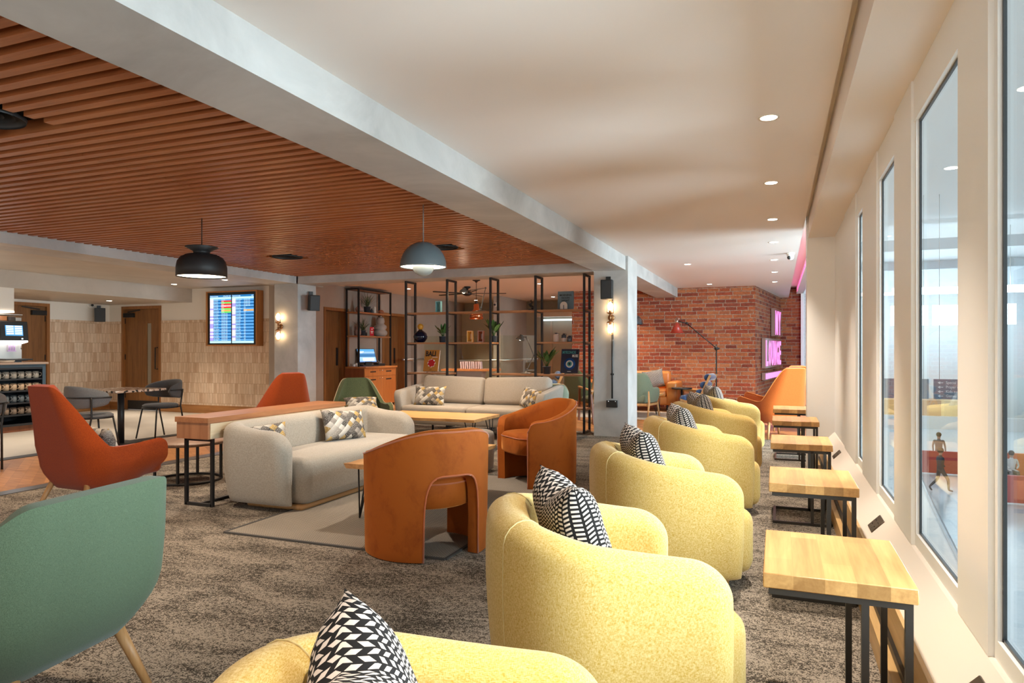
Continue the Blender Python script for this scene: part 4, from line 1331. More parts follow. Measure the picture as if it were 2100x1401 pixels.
desk_lamp('grey articulated desk lamp bent over the lower shelf', (-3.66,SM,.88), [(0,0,.03),(.02,0,.07),(.125,0,.285),(.0,0,.57),(-.06,0,.575)], (-.10,0,.53), (0,rad(18),0), 'articulated desk lamps')
desk_lamp('grey articulated desk lamp with its arm stretched sideways on the top shelf', (-4.44,SM,1.868), [(0,0,.03),(.01,0,.06),(.09,0,.375),(-.18,0,.345),(-.27,0,.34)], (-.30,0,.31), (0,rad(10),0), 'articulated desk lamps')
# ------------------------------------------------------------------ black bookcase with cabinet, on the taupe wall
t = thing('bookcase', 'tall black framed bookcase over a wooden cabinet, between two oak doors', 'bookcase')
bx0, bx1, by0, by1 = -8.53,-8.23,12.25,13.52
for x, y in ((bx0,by0),(bx1,by0),(bx0,by1),(bx1,by1)):
    b = MB(); b.bar((x,y,.896),(x,y,2.56),.034); b.build('post', m_black, t)
b = MB()
for z in (2.545,):
    b.bar((bx0,by0,z),(bx1,by0,z),.03); b.bar((bx0,by1,z),(bx1,by1,z),.03); b.bar((bx0,by0,z),(bx0,by1,z),.03); b.bar((bx1,by0,z),(bx1,by1,z),.03)
b.build('top_frame', m_black, t)
for z in (2.06,1.555):
    b = MB(); b.box(bx0-.01,bx1+.01,by0-.01,by1+.01,z-.028,z); b.build('shelf', w_shelf_y, t)
b = MB(); b.box(bx0,bx1,by0,by1,2.535,2.555); b.build('top_board', w_shelf_y, t)
cx1 = -8.08
t2 = thing('cabinet', 'low cherry wood cabinet with two drawers and two doors under the bookcase', 'cabinet')
b = MB(); b.box(-8.57,cx1-.02,by0,by1,.06,.86); b.build('body', w_cabdark, t2)
b = MB(); b.box(-8.575,cx1+.015,by0+.02,by1+.03,.86,.895); b.build('worktop', wood('orange_worktop',(.42,.14,.035),(.56,.21,.06),'Y',.8,.35), t2)
b = MB(); b.box(-8.57,cx1-.05,by0,by1-.0,0,.06); b.build('plinth', m_black, t2)
ym = (by0+by1)/2
for a, c in ((by0+.006,ym-.003),(ym+.003,by1-.006)):
    for nm, z0, z1 in (('drawer',.69,.855),('door',.07,.684)):
        b = MB(); b.box(cx1-.02,cx1,a,c,z0,z1,bev=.002,seg=1); p_ = b.build(nm, w_cab, t2)
        b = MB(); b.box(cx1-.001,cx1+.002,(a+c)/2-.11,(a+c)/2+.11,z1-.085,z1-.06); b.build('handle_slot', m_void, p_)
        yk = c-.05 if a < ym-.1 else a+.05
        b = MB(); b.lathe([(.014,0),(.014,.012),(1e-6,.013)],12,T(cx1,yk,z1-.05) @ Euler((0,PI/2,0)).to_matrix().to_4x4()); b.build('lock', m_chrome, p_)
BX = -8.38
plant('spiky grass plant in a dark pot on the top shelf of the bookcase', (BX,12.80,2.061), 'grass', .38, 21, xlim=-.19, pot=(.075,.065,.14))
plant('spiky grass plant in a dark pot on the lower shelf of the bookcase', (BX,12.62,1.556), 'grass', .32, 23, xlim=-.19, pot=(.07,.06,.12))
def vase(label, loc, prof, mat):
    b = MB(); b.lathe(prof,26); o = b.build('vase', mat); o.location = loc
    return tag(o, label, 'vase')
m_smoke = plain('smoky_pink_glass',(.33,.22,.19),.12)
vase('smoky pink bulb vase with a slim neck on the top shelf of the bookcase', (BX,12.50,2.06), [(1e-6,0),(.05,0),(.085,.04),(.088,.08),(.05,.13),(.03,.15),(.028,.25),(.035,.26),(.03,.255),(.024,.16),(1e-6,.15)], plain('bulb_glass',(.36,.25,.22),.12))
vase('small dark bud vase right of the spiky plant on the top shelf', (BX,12.98,2.06), [(1e-6,0),(.03,0),(.04,.03),(.03,.07),(.014,.09),(.016,.11),(1e-6,.11)], m_potdark)
vase('small white figure vase on the top shelf of the bookcase', (BX,13.09,2.06), [(1e-6,0),(.04,0),(.045,.04),(.03,.08),(.036,.11),(.025,.15),(1e-6,.16)], plain('chalk_white',(.7,.62,.54),.6))
vase('small round terracotta pot at the end of the top shelf', (BX,13.36,2.06), [(1e-6,0),(.04,0),(.065,.035),(.062,.07),(.035,.095),(.02,.098),(1e-6,.09)], plain('terracotta',(.36,.12,.05),.7))
vase('tall stacked grey ceramic vase on the lower shelf of the bookcase', (BX,13.33,1.555), [(1e-6,0),(.10,0),(.155,.05),(.16,.10),(.12,.145),(.115,.155),(.145,.20),(.14,.24),(.09,.28),(.082,.30),(.10,.33),(.085,.41),(.055,.44),(1e-6,.43)], plain('grey_stoneware',(.36,.31,.27),.6))
vase('brown glass bottle vase left of the plant on the lower shelf', (BX,12.44,1.555), [(1e-6,0),(.05,0),(.07,.04),(.07,.10),(.04,.15),(.05,.2),(1e-6,.2)], m_smoke)
vase('small black cup on the lower shelf of the bookcase', (BX,12.74,1.555), [(1e-6,0),(.035,0),(.035,.08),(1e-6,.08)], m_blackp)
t = thing('sign_card', 'small red card in a clear stand on the lower shelf of the bookcase', 'sign', (BX+.05,12.90,1.555), rad(90))
b = MB(); b.box(-.085,.085,-.004,.004,.0,.21); b.build('acrylic', m_clear, t)
b = MB(); b.box(-.078,.078,-.006,-.0045,.008,.20); c_ = b.build('card', plain('red_card',(.62,.012,.03),.4), t)
b = MB(); b.box(-.05,.05,-.0075,-.006,.10,.112); b.box(-.035,.035,-.0075,-.006,.08,.088); b.box(-.045,.045,-.0075,-.006,.062,.07); b.lathe([(1e-6,0),(.016,0)],14,T(0,-.0068,.155) @ TX90,caps=False); b.box(.045,.068,-.0075,-.006,.17,.19); b.build('print', k_white, c_)
# computer, phone on the cabinet
scr = NT('booking_screen'); 
v_ = scr.n('ShaderNodeTexCoord').outputs['Generated']
sx_ = scr.n('ShaderNodeSeparateXYZ', {'Vector': v_})
colr = scr.ramp(sx_.outputs['Z'], [(0,(.02,.05,.14)),(.1,(.25,.42,.75)),(.38,(.30,.50,.85)),(.42,(.03,.12,.28)),(.62,(.04,.16,.34)),(.75,(.30,.48,.72)),(.88,(.06,.25,.5)),(1,(.12,.4,.75))])
scr.set(Base_Color=(0,0,0,1), Emission_Color=colr, Emission_Strength=.9)
t = thing('touchscreen', 'black touchscreen till with a lit blue display on the cherry cabinet', 'screen', (-8.36,12.82,.895), rad(66), None)
M = T(0,0,.07,0,rad(-22))
b = MB(); b.box(-.23,.23,0,.03,0,.34,M,bev=.006); b.build('casing', m_blackp, t)
b = MB(); b.box(-.215,.215,-.002,-.0005,.02,.325,M); sc_ = b.build('display', scr.mat, t)
b = MB(); b.box(-.19,-.06,-.004,-.002,.255,.275,M); b.box(-.19,-.10,-.004,-.002,.235,.247,M); b.box(-.12,.17,-.004,-.002,.05,.12,M); b.build('screen_panel', emit('screen_white',(.75,.88,1),.9), sc_)
b = MB(); b.box(-.2,.2,-.10,.12,0,.03,bev=.008); b.box(-.08,.08,-.02,.06,.03,.10); b.build('base', m_blackp, t)
t = thing('desk_phone', 'dark desk phone beside the touchscreen on the cabinet', 'phone', (-8.34,13.22,.895), rad(70))
b = MB(); b.box(-.09,.09,-.10,.09,0,.06,bev=.01); b.bm.transform(Matrix.Shear('XY',4,(0,0)) if False else Matrix.Identity(4)); b.build('body', m_blackp, t)
b = MB(); b.tube([(-.06,-.08,.08),(-.06,0,.12),(-.06,.08,.13)],[.022,.014,.022],8); b.build('handset', plain('phone_grey',(.12,.12,.12),.4), t)
b = MB(); b.box(-.01,.07,.0,.08,.062,.068); b.build('keypad', plain('phone_silver',(.5,.45,.4),.4), t)
for i, (yy, zz, m_) in enumerate(((12.36,.05,k_white),(12.46,.075,plain('cream_cup',(.7,.62,.55),.4)))):
    b = MB(); b.lathe([(1e-6,0),(.03,0),(.035,zz),(1e-6,zz)],18); o = b.build('paper_cup', m_); o.location = (-8.42,yy,.895); tag(o, ('short white cup at the left end of the cabinet top','taller cream cup at the left end of the cabinet top')[i], 'cup')
# ------------------------------------------------------------------ things behind the shelving
t = thing('lectern', 'grey tapered lectern with a wooden top, seen through the shelving', 'lectern', (-5.78,12.6,0), rad(10))
b = MB(); A = [(-.26,-.2),(.26,-.2),(.26,.2),(-.26,.2)]
rows = [[(x*s,y*s,z) for x,y in A] for s,z in ((.62,0),(.62,.35),(1.05,.83))]
V = b.grid(rows,closed=True,smooth=False); b.face(V[0][::-1]); b.face(V[-1]); b.build('body', plaster('lectern_taupe',(.24,.19,.15),(.30,.24,.19),2), t)
b = MB(); b.box(-.56,.56,-.26,.26,.83,.87); b.build('top', w_cab, t)
m_leaflet = plain('leaflet_pink',(.62,.46,.43),.5)
for i in range(10):
    b = MB(); b.box(-.012,.012,-.07,.07,0,.145); o = b.build('leaflet', m_leaflet); o.location = (-5.98+.044*i,12.58+.008*i,.872); o.rotation_euler = (0,rad(-4+(i%3)*3),rad(10)); tag(o, 'pale folded leaflet standing in a row on the lectern top', 'leaflet', 'leaflets in a row on the lectern')
def rail(label, a, c, brackets):
    t = thing('handrail', label, 'handrail')
    b = MB(); b.tube([a, c], .024, 12); b.build('tube', m_steel, t)
    a, c = Vector(a), Vector(c)
    for q in brackets:
        p = a+(c-a)*q; b = MB(); b.tube([p, p+Vector((-.0,.04,-.07)), p+Vector((0,.09,-.07))],.010,6); b.build('bracket', m_steel, t)
rail('steel handrail rising to the stub wall behind the shelving', (-7.3,15.2,.98), (-5.6,16.2,1.02), (.15,.5,.85))
rail('steel handrail of the stairs at the left behind the shelving', (-8.36,14.3,1.02), (-8.36,15.9,1.02), (.3,.8))
rail('steel stair rail sloping down behind the straight sofa', (-7.9,14.6,.75), (-6.7,14.6,.2), (.5,))
b = MB(); b.box(-8.3,-5.3,15.25,15.27,0,1.6); o = b.build('glass_balustrade', m_green_glass); tag(o, 'tall glass balustrade panel in front of the stair wall', 'balustrade')
# ceiling fan
t = thing('ceiling_fan', 'dark ceiling fan with long thin blades in the back room', 'fan', (-6.15,13.2,2.60))
b = MB(); b.lathe([(.07,0),(.07,-.03),(.025,-.05),(.022,-.09),(.09,-.11),(.10,-.17),(.04,-.20),(1e-6,-.20)],24); b.build('motor', m_black, t)
for k in range(5):
    a = rad(20+72*k)
    b = MB(); M = T(0,0,-.145,a)
    b.prism([(.09,-.02),(.80,-.035),(.83,0),(.80,.025),(.09,.02)],-.006,.006,M @ Euler((rad(10),0,0)).to_matrix().to_4x4()); b.build('blade', m_black, t)
# copper pendant
m_copper = plain('polished_copper',(.60,.20,.085),.16,1)
t = thing('copper_pendant', 'polished copper pendant lamp in the back room', 'pendant lamp', (-5.40,12.0,0))
b = MB(); b.lathe([(.075,2.60),(.075,2.585),(.03,2.57),(.02,2.55),(1e-6,2.55)],20); b.build('ceiling_rose', m_black, t)
b = MB(); b.tube([(0,0,2.56),(0,0,2.19)],.006,6); b.build('cord', m_black, t)
b = MB(); b.lathe([(1e-6,2.20),(.022,2.20),(.03,2.165),(.025,2.14)],16); b.build('lamp_holder', m_black, t)
b = MB(); b.lathe([(.03,2.14),(.05,2.13),(.055,2.03),(.095,2.0),(.125,1.93),(.135,1.845),(.131,1.845),(.12,1.93),(.09,1.99),(.05,2.02),(.03,2.12)],32,caps=False); sh = b.build('shade', m_copper, t)
b = MB(); b.ball((0,0,1.93),.045,14,8); b.build('bulb', emit('copper_bulb',(1,.7,.4),8), sh)
pointlamp('copper_lamp', (-5.40,12.0,1.86), 8)
# white back door and heater
t, lf = door('door_5', T(-5.15,17.7,0), 1.15, 2.06, closer=False, pull=False, leafm=plain('cream_door',(.55,.43,.31),.5), framem=plain('cream_frame',(.48,.38,.28),.5), label='cream door at the back of the room')
b = MB(); b.box(.28,.44,.02,.032,.93,1.62); b.build('lit_notice', emit('notice_glow',(.75,.88,1.0),.8), lf)
b = MB(); b.box(.31,.41,.014,.021,1.30,1.40); b.build('notice_print', plain('notice_blue',(.05,.15,.35),.5), lf)
t = thing('air_heater', 'long white air heater above the cream door', 'heater', (-5.45,17.55,2.14))
b = MB(); b.box(-.62,.52,-.12,.14,0,.20,bev=.02); b.build('casing', plain('heater_white',(.66,.56,.46),.5), t)
b = MB(); b.box(-.5,.85,-.10,.10,-.10,-.06); b.build('light_strip', emit('strip_glow',(.75,.9,1.0),.7), t)
# ------------------------------------------------------------------ pendants
t = thing('dome_pendant', 'matt black dome pendant lamp with a flared collar under the slatted ceiling', 'pendant lamp', (-5.17,5.05,0))
b = MB(); b.tube([(0,0,2.60),(0,0,2.22)],.005,6); b.build('cord', m_black, t)
b = MB(); b.lathe([(1e-6,2.225),(.03,2.23),(.145,2.245),(.150,2.24),(.078,2.20),(.072,2.178),(.14,2.168),(.19,2.14),(.217,2.10),(.228,2.045),(.229,1.955),(.225,1.955),(.21,2.09),(.12,2.155),(1e-6,2.155)],44,caps=False); sh = b.build('shade', plain('matt_black',(.011,.010,.010),.55), t)
b = MB(); b.lathe([(1e-6,1.975),(.221,1.966)],40,caps=False); b.build('diffuser', emit('pendant_glow',(1,.80,.56),5), sh)
spotlamp('dome_pendant_lamp', (-5.17,5.05,1.97), 70, rad(125), .5)
t = thing('flower_pendant', 'blue grey half dome pendant lamp with a hanging ball, near the concrete beam', 'pendant lamp', (-2.90,5.31,0))
b = MB(); b.tube([(0,0,2.62),(0,0,2.20)],.005,6); b.build('cord', plain('grey_cord',(.2,.19,.18),.6), t)
prof = [(1e-6,2.205)]+[(.203*math.sin(q),1.99+.212*math.cos(q)) for q in [PI/2*i/14 for i in range(1,15)]]+[(.205,1.975)]
b = MB(); b.lathe(prof+[(.199,1.977)]+[(.197*math.sin(q),1.985+.205*math.cos(q)) for q in [PI/2*(14-i)/14 for i in range(1,14)]],44,caps=False)
m = NT('blue_grey_enamel'); g_ = m.n('ShaderNodeNewGeometry')
sh = b.build('shade', plain('blue_grey_enamel',(.115,.15,.165),.22), t)
b = MB(); b.lathe([(.085,1.995),(.1975,1.984)],40,caps=False); b.build('glow_ring', emit('flower_glow',(1,.84,.64),5), sh)
b = MB(); b.ball((0,0,1.985),.096,28,16,sc=(1,1,.9)); b.tube([(0,0,2.07),(0,0,2.2)],.01,8); b.build('hanging_ball', plain('blue_grey_ball',(.27,.31,.31),.22), t)
spotlamp('flower_pendant_lamp', (-2.90,5.31,1.87), 60, rad(140), .6)
# ------------------------------------------------------------------ air diffusers in the slats
for i, (hx, hy, hr) in enumerate(holes[:3]):
    t = thing('ceiling_diffuser', ('round black air diffuser in the slatted ceiling, at the left edge of the view','round black air diffuser in the slatted ceiling, beyond the dome pendant','round black air diffuser in the slatted ceiling, behind the blue grey pendant')[i], 'air vent', (hx,hy,0), group='round air diffusers in the slatted ceiling')
    b = MB(); b.lathe([(.20,2.515),(.205,2.535),(.16,2.56),(.13,2.65)],36,caps=False); b.build('rim', m_black, t)
    for r_ in (.15,.10,.05):
        b = MB(); b.lathe([(r_,2.535),(r_-.03,2.575)],32,caps=False); b.build('ring', m_void, t)
# ------------------------------------------------------------------ speakers
def speaker(label, loc, rz, w=.17, h=.28, d=.17, tilt=0, bracket=True):
    t = thing('wall_speaker', label, 'speaker', loc, rz, 'black wall speakers')
    M = T(0,0,0,0,rad(tilt))
    b = MB(); b.prism([(-w/2,-d),(w/2,-d),(w/2,-d*.3),(w*.36,0),(-w*.36,0),(-w/2,-d*.3)],-h/2,h/2,M); o = b.build('cabinet', m_blackp, t); bevel(o,.008,2)
    b = MB(); b.box(-w/2+.008,w/2-.008,-d-.008,-d+.002,-h/2+.01,h/2-.01,M,bev=.006); b.build('grille', plain('speaker_grille',(.022,.021,.020),.6), o)
    if bracket:
        b = MB(); b.box(-.035,.035,.05,.075,.06,.20); b.bar((0,.06,.10),(0,-.05,.10),.03); b.bar((0,.06,.0),(0,-.0,-.02),.025); b.build('bracket', m_black, t)
    return t
speaker('black wall speaker above the lamp on the pillar beside the brick wall', (-2.27,9.64,2.11), rad(6), .17,.275,.15)
speaker('black wall speaker on the pillar beside the oak door', (-7.60,9.88,2.08), rad(55), .18,.27,.17, 6)
speaker('black wall speaker in the corner by the oak door with a vision panel', (-13.05,10.05,1.97), rad(58), .19,.28,.18)
# CCTV domes
def dome(label, loc, wall=False, rz=0):
    t = thing('mounted_camera', label, 'camera', loc, rz, 'white dome security cameras')
    M = Matrix.Identity(4) if not wall else Euler((PI/2,0,0)).to_matrix().to_4x4()
    b = MB(); b.lathe([(1e-6,0),(.055,0),(.055,-.02),(.05,-.03),(1e-6,-.03)],24,M); b.build('base', m_white, t)
    b = MB(); b.ball((0,0,-.055),.046,20,12,M); bl = b.build('ball', plain('camera_white',(.75,.72,.68),.3), t)
    b = MB(); b.ball((-.018,-.028,-.068) if not wall else (0,-.088,-.012),.026,14,8); b.build('lens', m_blackp, bl)
    return t
dome('white dome security camera on the ceiling near the window wall', (.171,10.25,2.60))
dome('white security camera on the stub wall behind the shelving', (-6.56,15.79,2.39), True)
dome('white security camera above the corner speaker', (-13.18,9.95,2.18), True, rad(80))
# ------------------------------------------------------------------ wall lamps on the pillars
def sconce(label, loc, rz=0):
    t = thing('wall_lamp', label, 'wall lamp', loc, rz, 'twin glass wall lamps on the pillars')
    b = MB(); b.lathe([(1e-6,0),(.045,0),(.05,.008),(.045,.022),(1e-6,.024)],24,T(0,0,0,0,PI/2)); b.build('backplate', m_brass, t)
    b = MB(); b.tube([(0,-.02,0),(-.0,-.075,0)],.013,10); b.tube([(0,-.075,-.055),(0,-.075,.055)],.013,10)
    for s in (1,-1):
        b.lathe([(.012,s*.045),(.048,s*.062),(.050,s*.070),(.048,s*.076),(1e-6,s*.076)],20,T(0,-.075,0))
        b.lathe([(.022,s*.076),(.020,s*.105),(1e-6,s*.105)],14,T(0,-.075,0))
    b.build('bracket', m_brass, t)
    for s in (1,-1):
        b = MB(); b.lathe([(.016,s*.105),(.034,s*.135),(.038,s*.17),(.028,s*.205),(1e-6,s*.22)],20,T(0,-.075,0),caps=False); b.build('bulb', emit('filament_glow',(1,.66,.34),16), t)
        b = MB(); b.lathe([(.046,s*.078),(.046,s*.20)]+[(.046*math.cos(q),s*(.20+.046*math.sin(q))) for q in [PI/2*i/7 for i in range(1,8)]],24,T(0,-.075,0),caps=False); b.build('glass_cover', m_clear, t)
        b = MB()
        for a in (0,PI/2):
            pts = [(.049*math.cos(PI*i/14)*math.cos(a), .049*math.cos(PI*i/14)*math.sin(a), s*(.20+.049*math.sin(PI*i/14))) for i in range(15)]
            pts = [(pts[0][0],pts[0][1],s*.076)]+pts+[(pts[-1][0],pts[-1][1],s*.076)]
            b.tube(pts,.0028,6,T(0,-.075,0))
        b.build('cage', m_brass, t)
        pl = pointlamp('wall_lamp_light', (0,0,0), 22, (1,.66,.36), .03); pl.parent = t; pl.location = (.0,-.075,s*.15)
    return t
sconce('twin caged glass wall lamp on the pillar beside the brick wall', (-2.235,9.718,1.715))
sconce('twin caged glass wall lamp on the left pillar near the departures screen', (-8.075,9.648,1.66))
# conduit and socket on the pillar
t = thing('conduit', 'black conduit running down the pillar below the wall lamp', 'conduit', (-2.22,9.715,0))
b = MB(); b.tube([(0,-.012,2.12),(0,-.012,1.90)],.010,8); b.tube([(0,-.012,1.50),(0,-.012,.55)],.012,8); b.build('pipe', m_black, t)
for z in (1.39,.90):
    b = MB(); b.box(-.022,.022,-.02,.0,z-.012,z+.012); b.build('clip', m_black if z < 1 else m_steel, t)
t = thing('pillar_socket', 'black double socket box at the foot of the conduit on the pillar', 'socket', (-2.22,9.72,.475))
b = MB(); b.box(-.08,.08,-.05,0,-.05,.05,bev=.004); b.build('box', m_blackp, t)
for x in (-.05,.05):
    b = MB(); b.lathe([(1e-6,0),(.008,0),(.008,.003),(1e-6,.003)],10,T(x,-.05,.035) @ TX90); b.build('screw', m_chrome, t)
# sockets on the ledge
for i, (x, y) in enumerate(((.488,2.12),(.488,4.06),(.488,6.63))):
    t = thing('ledge_socket', ('dark metal socket plate on the sloping ledge, cut off at the bottom edge','dark metal socket plate on the sloping ledge beside the nearest side table','dark metal socket plate on the sloping ledge beside the middle side table')[i], 'socket', (x,y,.3305), rot=(0,rad(-45.9),0), group='socket plates on the window ledge')
    b = MB(); b.box(-.043,.043,-.075,.075,-.002,.006,bev=.002,seg=1); pl_ = b.build('plate', plain('bronze_plate',(.10,.075,.055),.4,.5), t)
    b = MB()
    for yy in (-.038,.038):
        for dx, dy, w_, h_ in ((-.014,0,.008,.010),(.012,-.011,.006,.008),(.012,.011,.006,.008)): b.box(dx-w_/2,dx+w_/2,yy+dy-h_/2,yy+dy+h_/2,.0055,.0068)
    b.build('pin_hole', m_void, pl_)
    b = MB()
    for yy in (-.012,.012): b.box(-.03,-.018,yy-.006,yy+.006,.006,.0085)
    b.build('rocker_switch', plain('rocker',(.16,.13,.10),.4), pl_)
# ------------------------------------------------------------------ departures screen
t = thing('departures_screen', 'lit blue departures board in a deep oak frame on the tiled wall', 'screen', (-9.73,10.4,1.855))
fw, fh, fd = .62, .527, .19
b = MB()
b.box(-fw,fw,-fd,-.012,fh-.025,fh); b.box(-fw,fw,-fd,-.012,-fh,-fh+.025); b.box(-fw,-fw+.025,-fd,-.012,-fh+.025,fh-.025); b.box(fw-.025,fw,-fd,-.012,-fh+.025,fh-.025)
fr_ = b.build('frame', wood('amber_oak_frame',(.36,.13,.035),(.50,.21,.06),'Z',1,.4), t)
b = MB(); b.box(-fw+.025,fw-.025,-fd+.03,-.012,-fh+.025,fh-.025); pn = b.build('bezel', m_blackp, t)
Y0 = -fd+.029
def srect(x0,x1,z0,z1,m_,d=.001,name='row', par=None, mb=None):
    bb = mb or MB(); bb.box(x0,x1,Y0-d-.0008,Y0-d,z0,z1)
    return bb
e_hdr = emit('board_header',(.55,.92,1.0),0.65); e_top = emit('board_top',(.02,.22,.55),0.52); e_dark = emit('board_dark',(.01,.16,.45),0.52); e_lite = emit('board_light',(.12,.42,.85),0.60)
e_txt = emit('board_text',(.85,.97,1),0.88); e_red = emit('board_red',(.85,.03,.03),0.62); e_grn = emit('board_green',(.16,.80,.16),0.62); e_org = emit('board_orange',(.95,.42,.10),0.62); e_pink = emit('board_pink',(1,.45,.5),0.68); e_pale = emit('board_pale',(1,.82,.86),0.73); e_vio = emit('board_violet',(.45,.35,1.0),0.68)
zt, zb_ = fh-.075, -fh+.055
NR = 27
rowh = (zt-.075-(zb_+.045))/NR
for ci, (x0, x1) in enumerate(((-.545,-.022),(.002,.525))):
    pan = D.objects.new('flight_column', None); COL.objects.link(pan); pan.parent = t
    cw = x1-x0
    srect(x0,x1,zt-.04,zt,None).build('title_bar', e_top, pan)
    srect(x0,x1,zt-.075,zt-.04,None).build('column_heading', e_hdr, pan)
    srect(x0,x1,zb_,zb_+.04,None).build('footer_bar', e_hdr, pan)
    dk, lt = MB(), MB(); pp, vv, rd, gr, og, pk, wh = [MB() for _ in range(7)]
    txt = MB()
    rr = random.Random(5+ci)
    for r_ in range(NR):
        z1 = zt-.075-r_*rowh; z0 = z1-rowh
        srect(x0,x1,z0,z1,None,0,mb=(lt if r_%2==0 else dk))
        srect(x0+.002,x0+cw*.17,z0+.002,z1-.002,None,.001,mb=(vv if rr.random()<.3 else pp))
        if ci == 0 and 1 <= r_ <= 8:
            k_ = {1:rd,2:gr,3:rd,4:pk,5:rd,6:gr,7:og,8:gr}[r_]
            srect(x0+cw*.54,x1,z0,z1,None,.001,mb=k_)
        if ci == 1 and r_ == 7: srect(x0+cw*.54,x1,z0,z1,None,.001,mb=og)
    for mb_, m_, nm in ((dk,e_dark,'dark_rows'),(lt,e_lite,'light_rows'),(pp,e_pale,'airline_tags'),(vv,e_vio,'airline_tags'),(rd,e_red,'status_red'),(gr,e_grn,'status_green'),(og,e_org,'status_orange'),(pk,e_pink,'status_pink')):
        if len(mb_.bm.verts): mb_.build(nm, m_, pan)
        else: mb_.bm.free()
    def tx(body, xx, zz, sz, al='LEFT', ls=1.0): return text('flight_text', body, sz, e_txt, pan, T(xx, Y0-.003, zz) @ TX90, al, 0, .9, ls)
    ls = rowh/.022
    cities = ['Jersey','Palma','Faro','Lisbon','Knock','Malaga','Paris','Alicante','Tenerife','Murcia','Lanzarote','Kerry','Nantes','Fuerteventura','Belfast','Rhodes','Dublin','Verona','Corfu','Barcelona','Geneva','Oporto','Venice','Dalaman','Antalya','Edinburgh','Naples']
    if ci: cities = cities[13:]+cities[:13]
    z00 = zt-.075-rowh*.80
    tx('\n'.join('%02d:%02d' % (16+(r_*9+ci*250)//60%8, (r_*9+ci*10)%60) for r_ in range(NR)), x0+cw*.19, z00, .022, 'LEFT', ls)
    tx('\n'.join(c[:9] for c in cities), x0+cw*.30, z00, .022, 'LEFT', ls)
    st_l = ['Gate Opens %02d:%02d' % (16+r_//6, (r_*10)%60) for r_ in range(NR)]
    if ci == 0: st_l[0] = 'Go to Gate'; st_l[1:9] = ['Closed','Boarding','Closed','Gate Closing','Closed','Boarding','Delayed','Boarding']
    else: st_l[5:] = ['Wait']*(NR-5); st_l[7] = 'Delayed'
    tx('\n'.join(st_l), x0+cw*.555, z00, .022, 'LEFT', ls)
    tx('Departures Lounge', x0+.008, zt-.029, .028)
    if ci == 0: tx('20 May 2024  16:07', x1-.006, zt-.029, .026, 'RIGHT')
    else: tx('16:07', x1-.006, zt-.029, .026, 'RIGHT')
# ------------------------------------------------------------------ pink sign on the angled brick wall
e_pinksign = emit('sign_pink',(1.0,.20,.70),1.15)
m_acryl = plain('clear_acrylic_box',(.30,.19,.16),.15)
t = thing('lit_sign', 'pink lit MY LOUNGE sign on the angled brick wall', 'sign')
t.matrix_world = T(P0.x, P0.y, 0, ang)
def signbox(s0, s1, z0, z1, name):
    b = MB(); b.box(s0-.02, s1+.02, -.10, -.02, z0-.02, z1+.02); return b.build(name, m_acryl, t)
def letters(body, s0, s1, z0, z1, par):
    # tall condensed capitals: each glyph is fitted to an equal slot
    n = len(body); wd = (s1-s0)/n
    for i, ch in enumerate(body):
        o = text('letter', ch, 1.0, e_pinksign, None, None, 'LEFT', .002, bold=.02)
        xs = [v.co.x for v in o.data.vertices]; ys = [v.co.y for v in o.data.vertices]
        x0, x1_, y0_, y1_ = min(xs), max(xs), min(ys), max(ys)
        for v in o.data.vertices:
            v.co.x = (v.co.x-x0)/(x1_-x0)*wd*.74; v.co.y = (v.co.y-y0_)/(y1_-y0_)*(z1-z0)
        o.parent = par
        o.matrix_local = T(s0+wd*i, -.104, z0) @ TX90
p_ = signbox(.75,3.22,.87,1.49,'backing_box'); letters('LOUNGE',.78,3.2,.895,1.465,p_)
p_ = signbox(2.10,3.22,1.60,2.22,'backing_box'); letters('MY',2.2,3.2,1.615,2.19,p_)
p_ = signbox(.75,3.22,.61,.73,'backing_box'); b = MB(); b.box(.75,3.22,-.106,-.101,.61,.73); b.build('underline_bar', e_pinksign, p_)
al = D.lights.new('sign_spill','AREA'); al.energy = 9; al.color = (1,.08,.45); al.shape = 'RECTANGLE'; al.size = 2.4; al.size_y = .12
ao = D.objects.new('sign_spill', al); COL.objects.link(ao); ao.location = (.36,14.2,2.80); ao.rotation_euler = (0,0,rad(90)); al.size = 8.5; al.size_y = .05
# ------------------------------------------------------------------ red floor lamp
m_red = plain('red_enamel',(.36,.035,.02),.35)
t = thing('floor_lamp', 'tall black floor lamp with a red cone shade in front of the brick wall', 'floor lamp', (-1.155,14.45,0))
b = MB(); b.lathe([(.17,0),(.172,.01),(.16,.018),(.02,.03),(.018,.06)],28); b.build('base', m_black, t)
b = MB(); b.tube([(0,0,.03),(0,0,1.36)],.014,10); b.build('pole', m_black, t)
b = MB(); b.tube([(0.02,0,1.27),(-.585,-.05,1.80)],.010,8); b.tube([(-.585,-.05,1.80),(-.76,-.06,1.845)],.010,8); b.ball((-.585,-.05,1.80),.028,10,6); b.ball((0,0,1.28),.04,10,6); b.tube([(0.0,0,1.28),(.06,0,1.28)],.022,8); b.build('arm', m_black, t)
M = T(-.78,-.06,1.60)
b = MB(); b.lathe([(.028,.215),(.045,.18),(.14,.0),(.136,.0),(.04,.175)],28,M,caps=False); sh = b.build('lamp_shade', m_red, t)
b = MB(); b.tube([(0,0,.21),(0,0,.27)],.03,10,M); b.tube([(0.03,0,.25),(.05,0,.31),(.0,0,.33),(-.04,0,.27)],.005,6,M); b.build('lamp_holder', m_chrome, t)
b = MB(); b.ball((0,0,.07),.035,12,8,M); b.build('bulb', emit('floor_lamp_glow',(1,.7,.4),8), sh)
spotlamp('floor_lamp_light', (-1.155-.78,14.39,1.66), 45, rad(120), .5, (1,.72,.45))
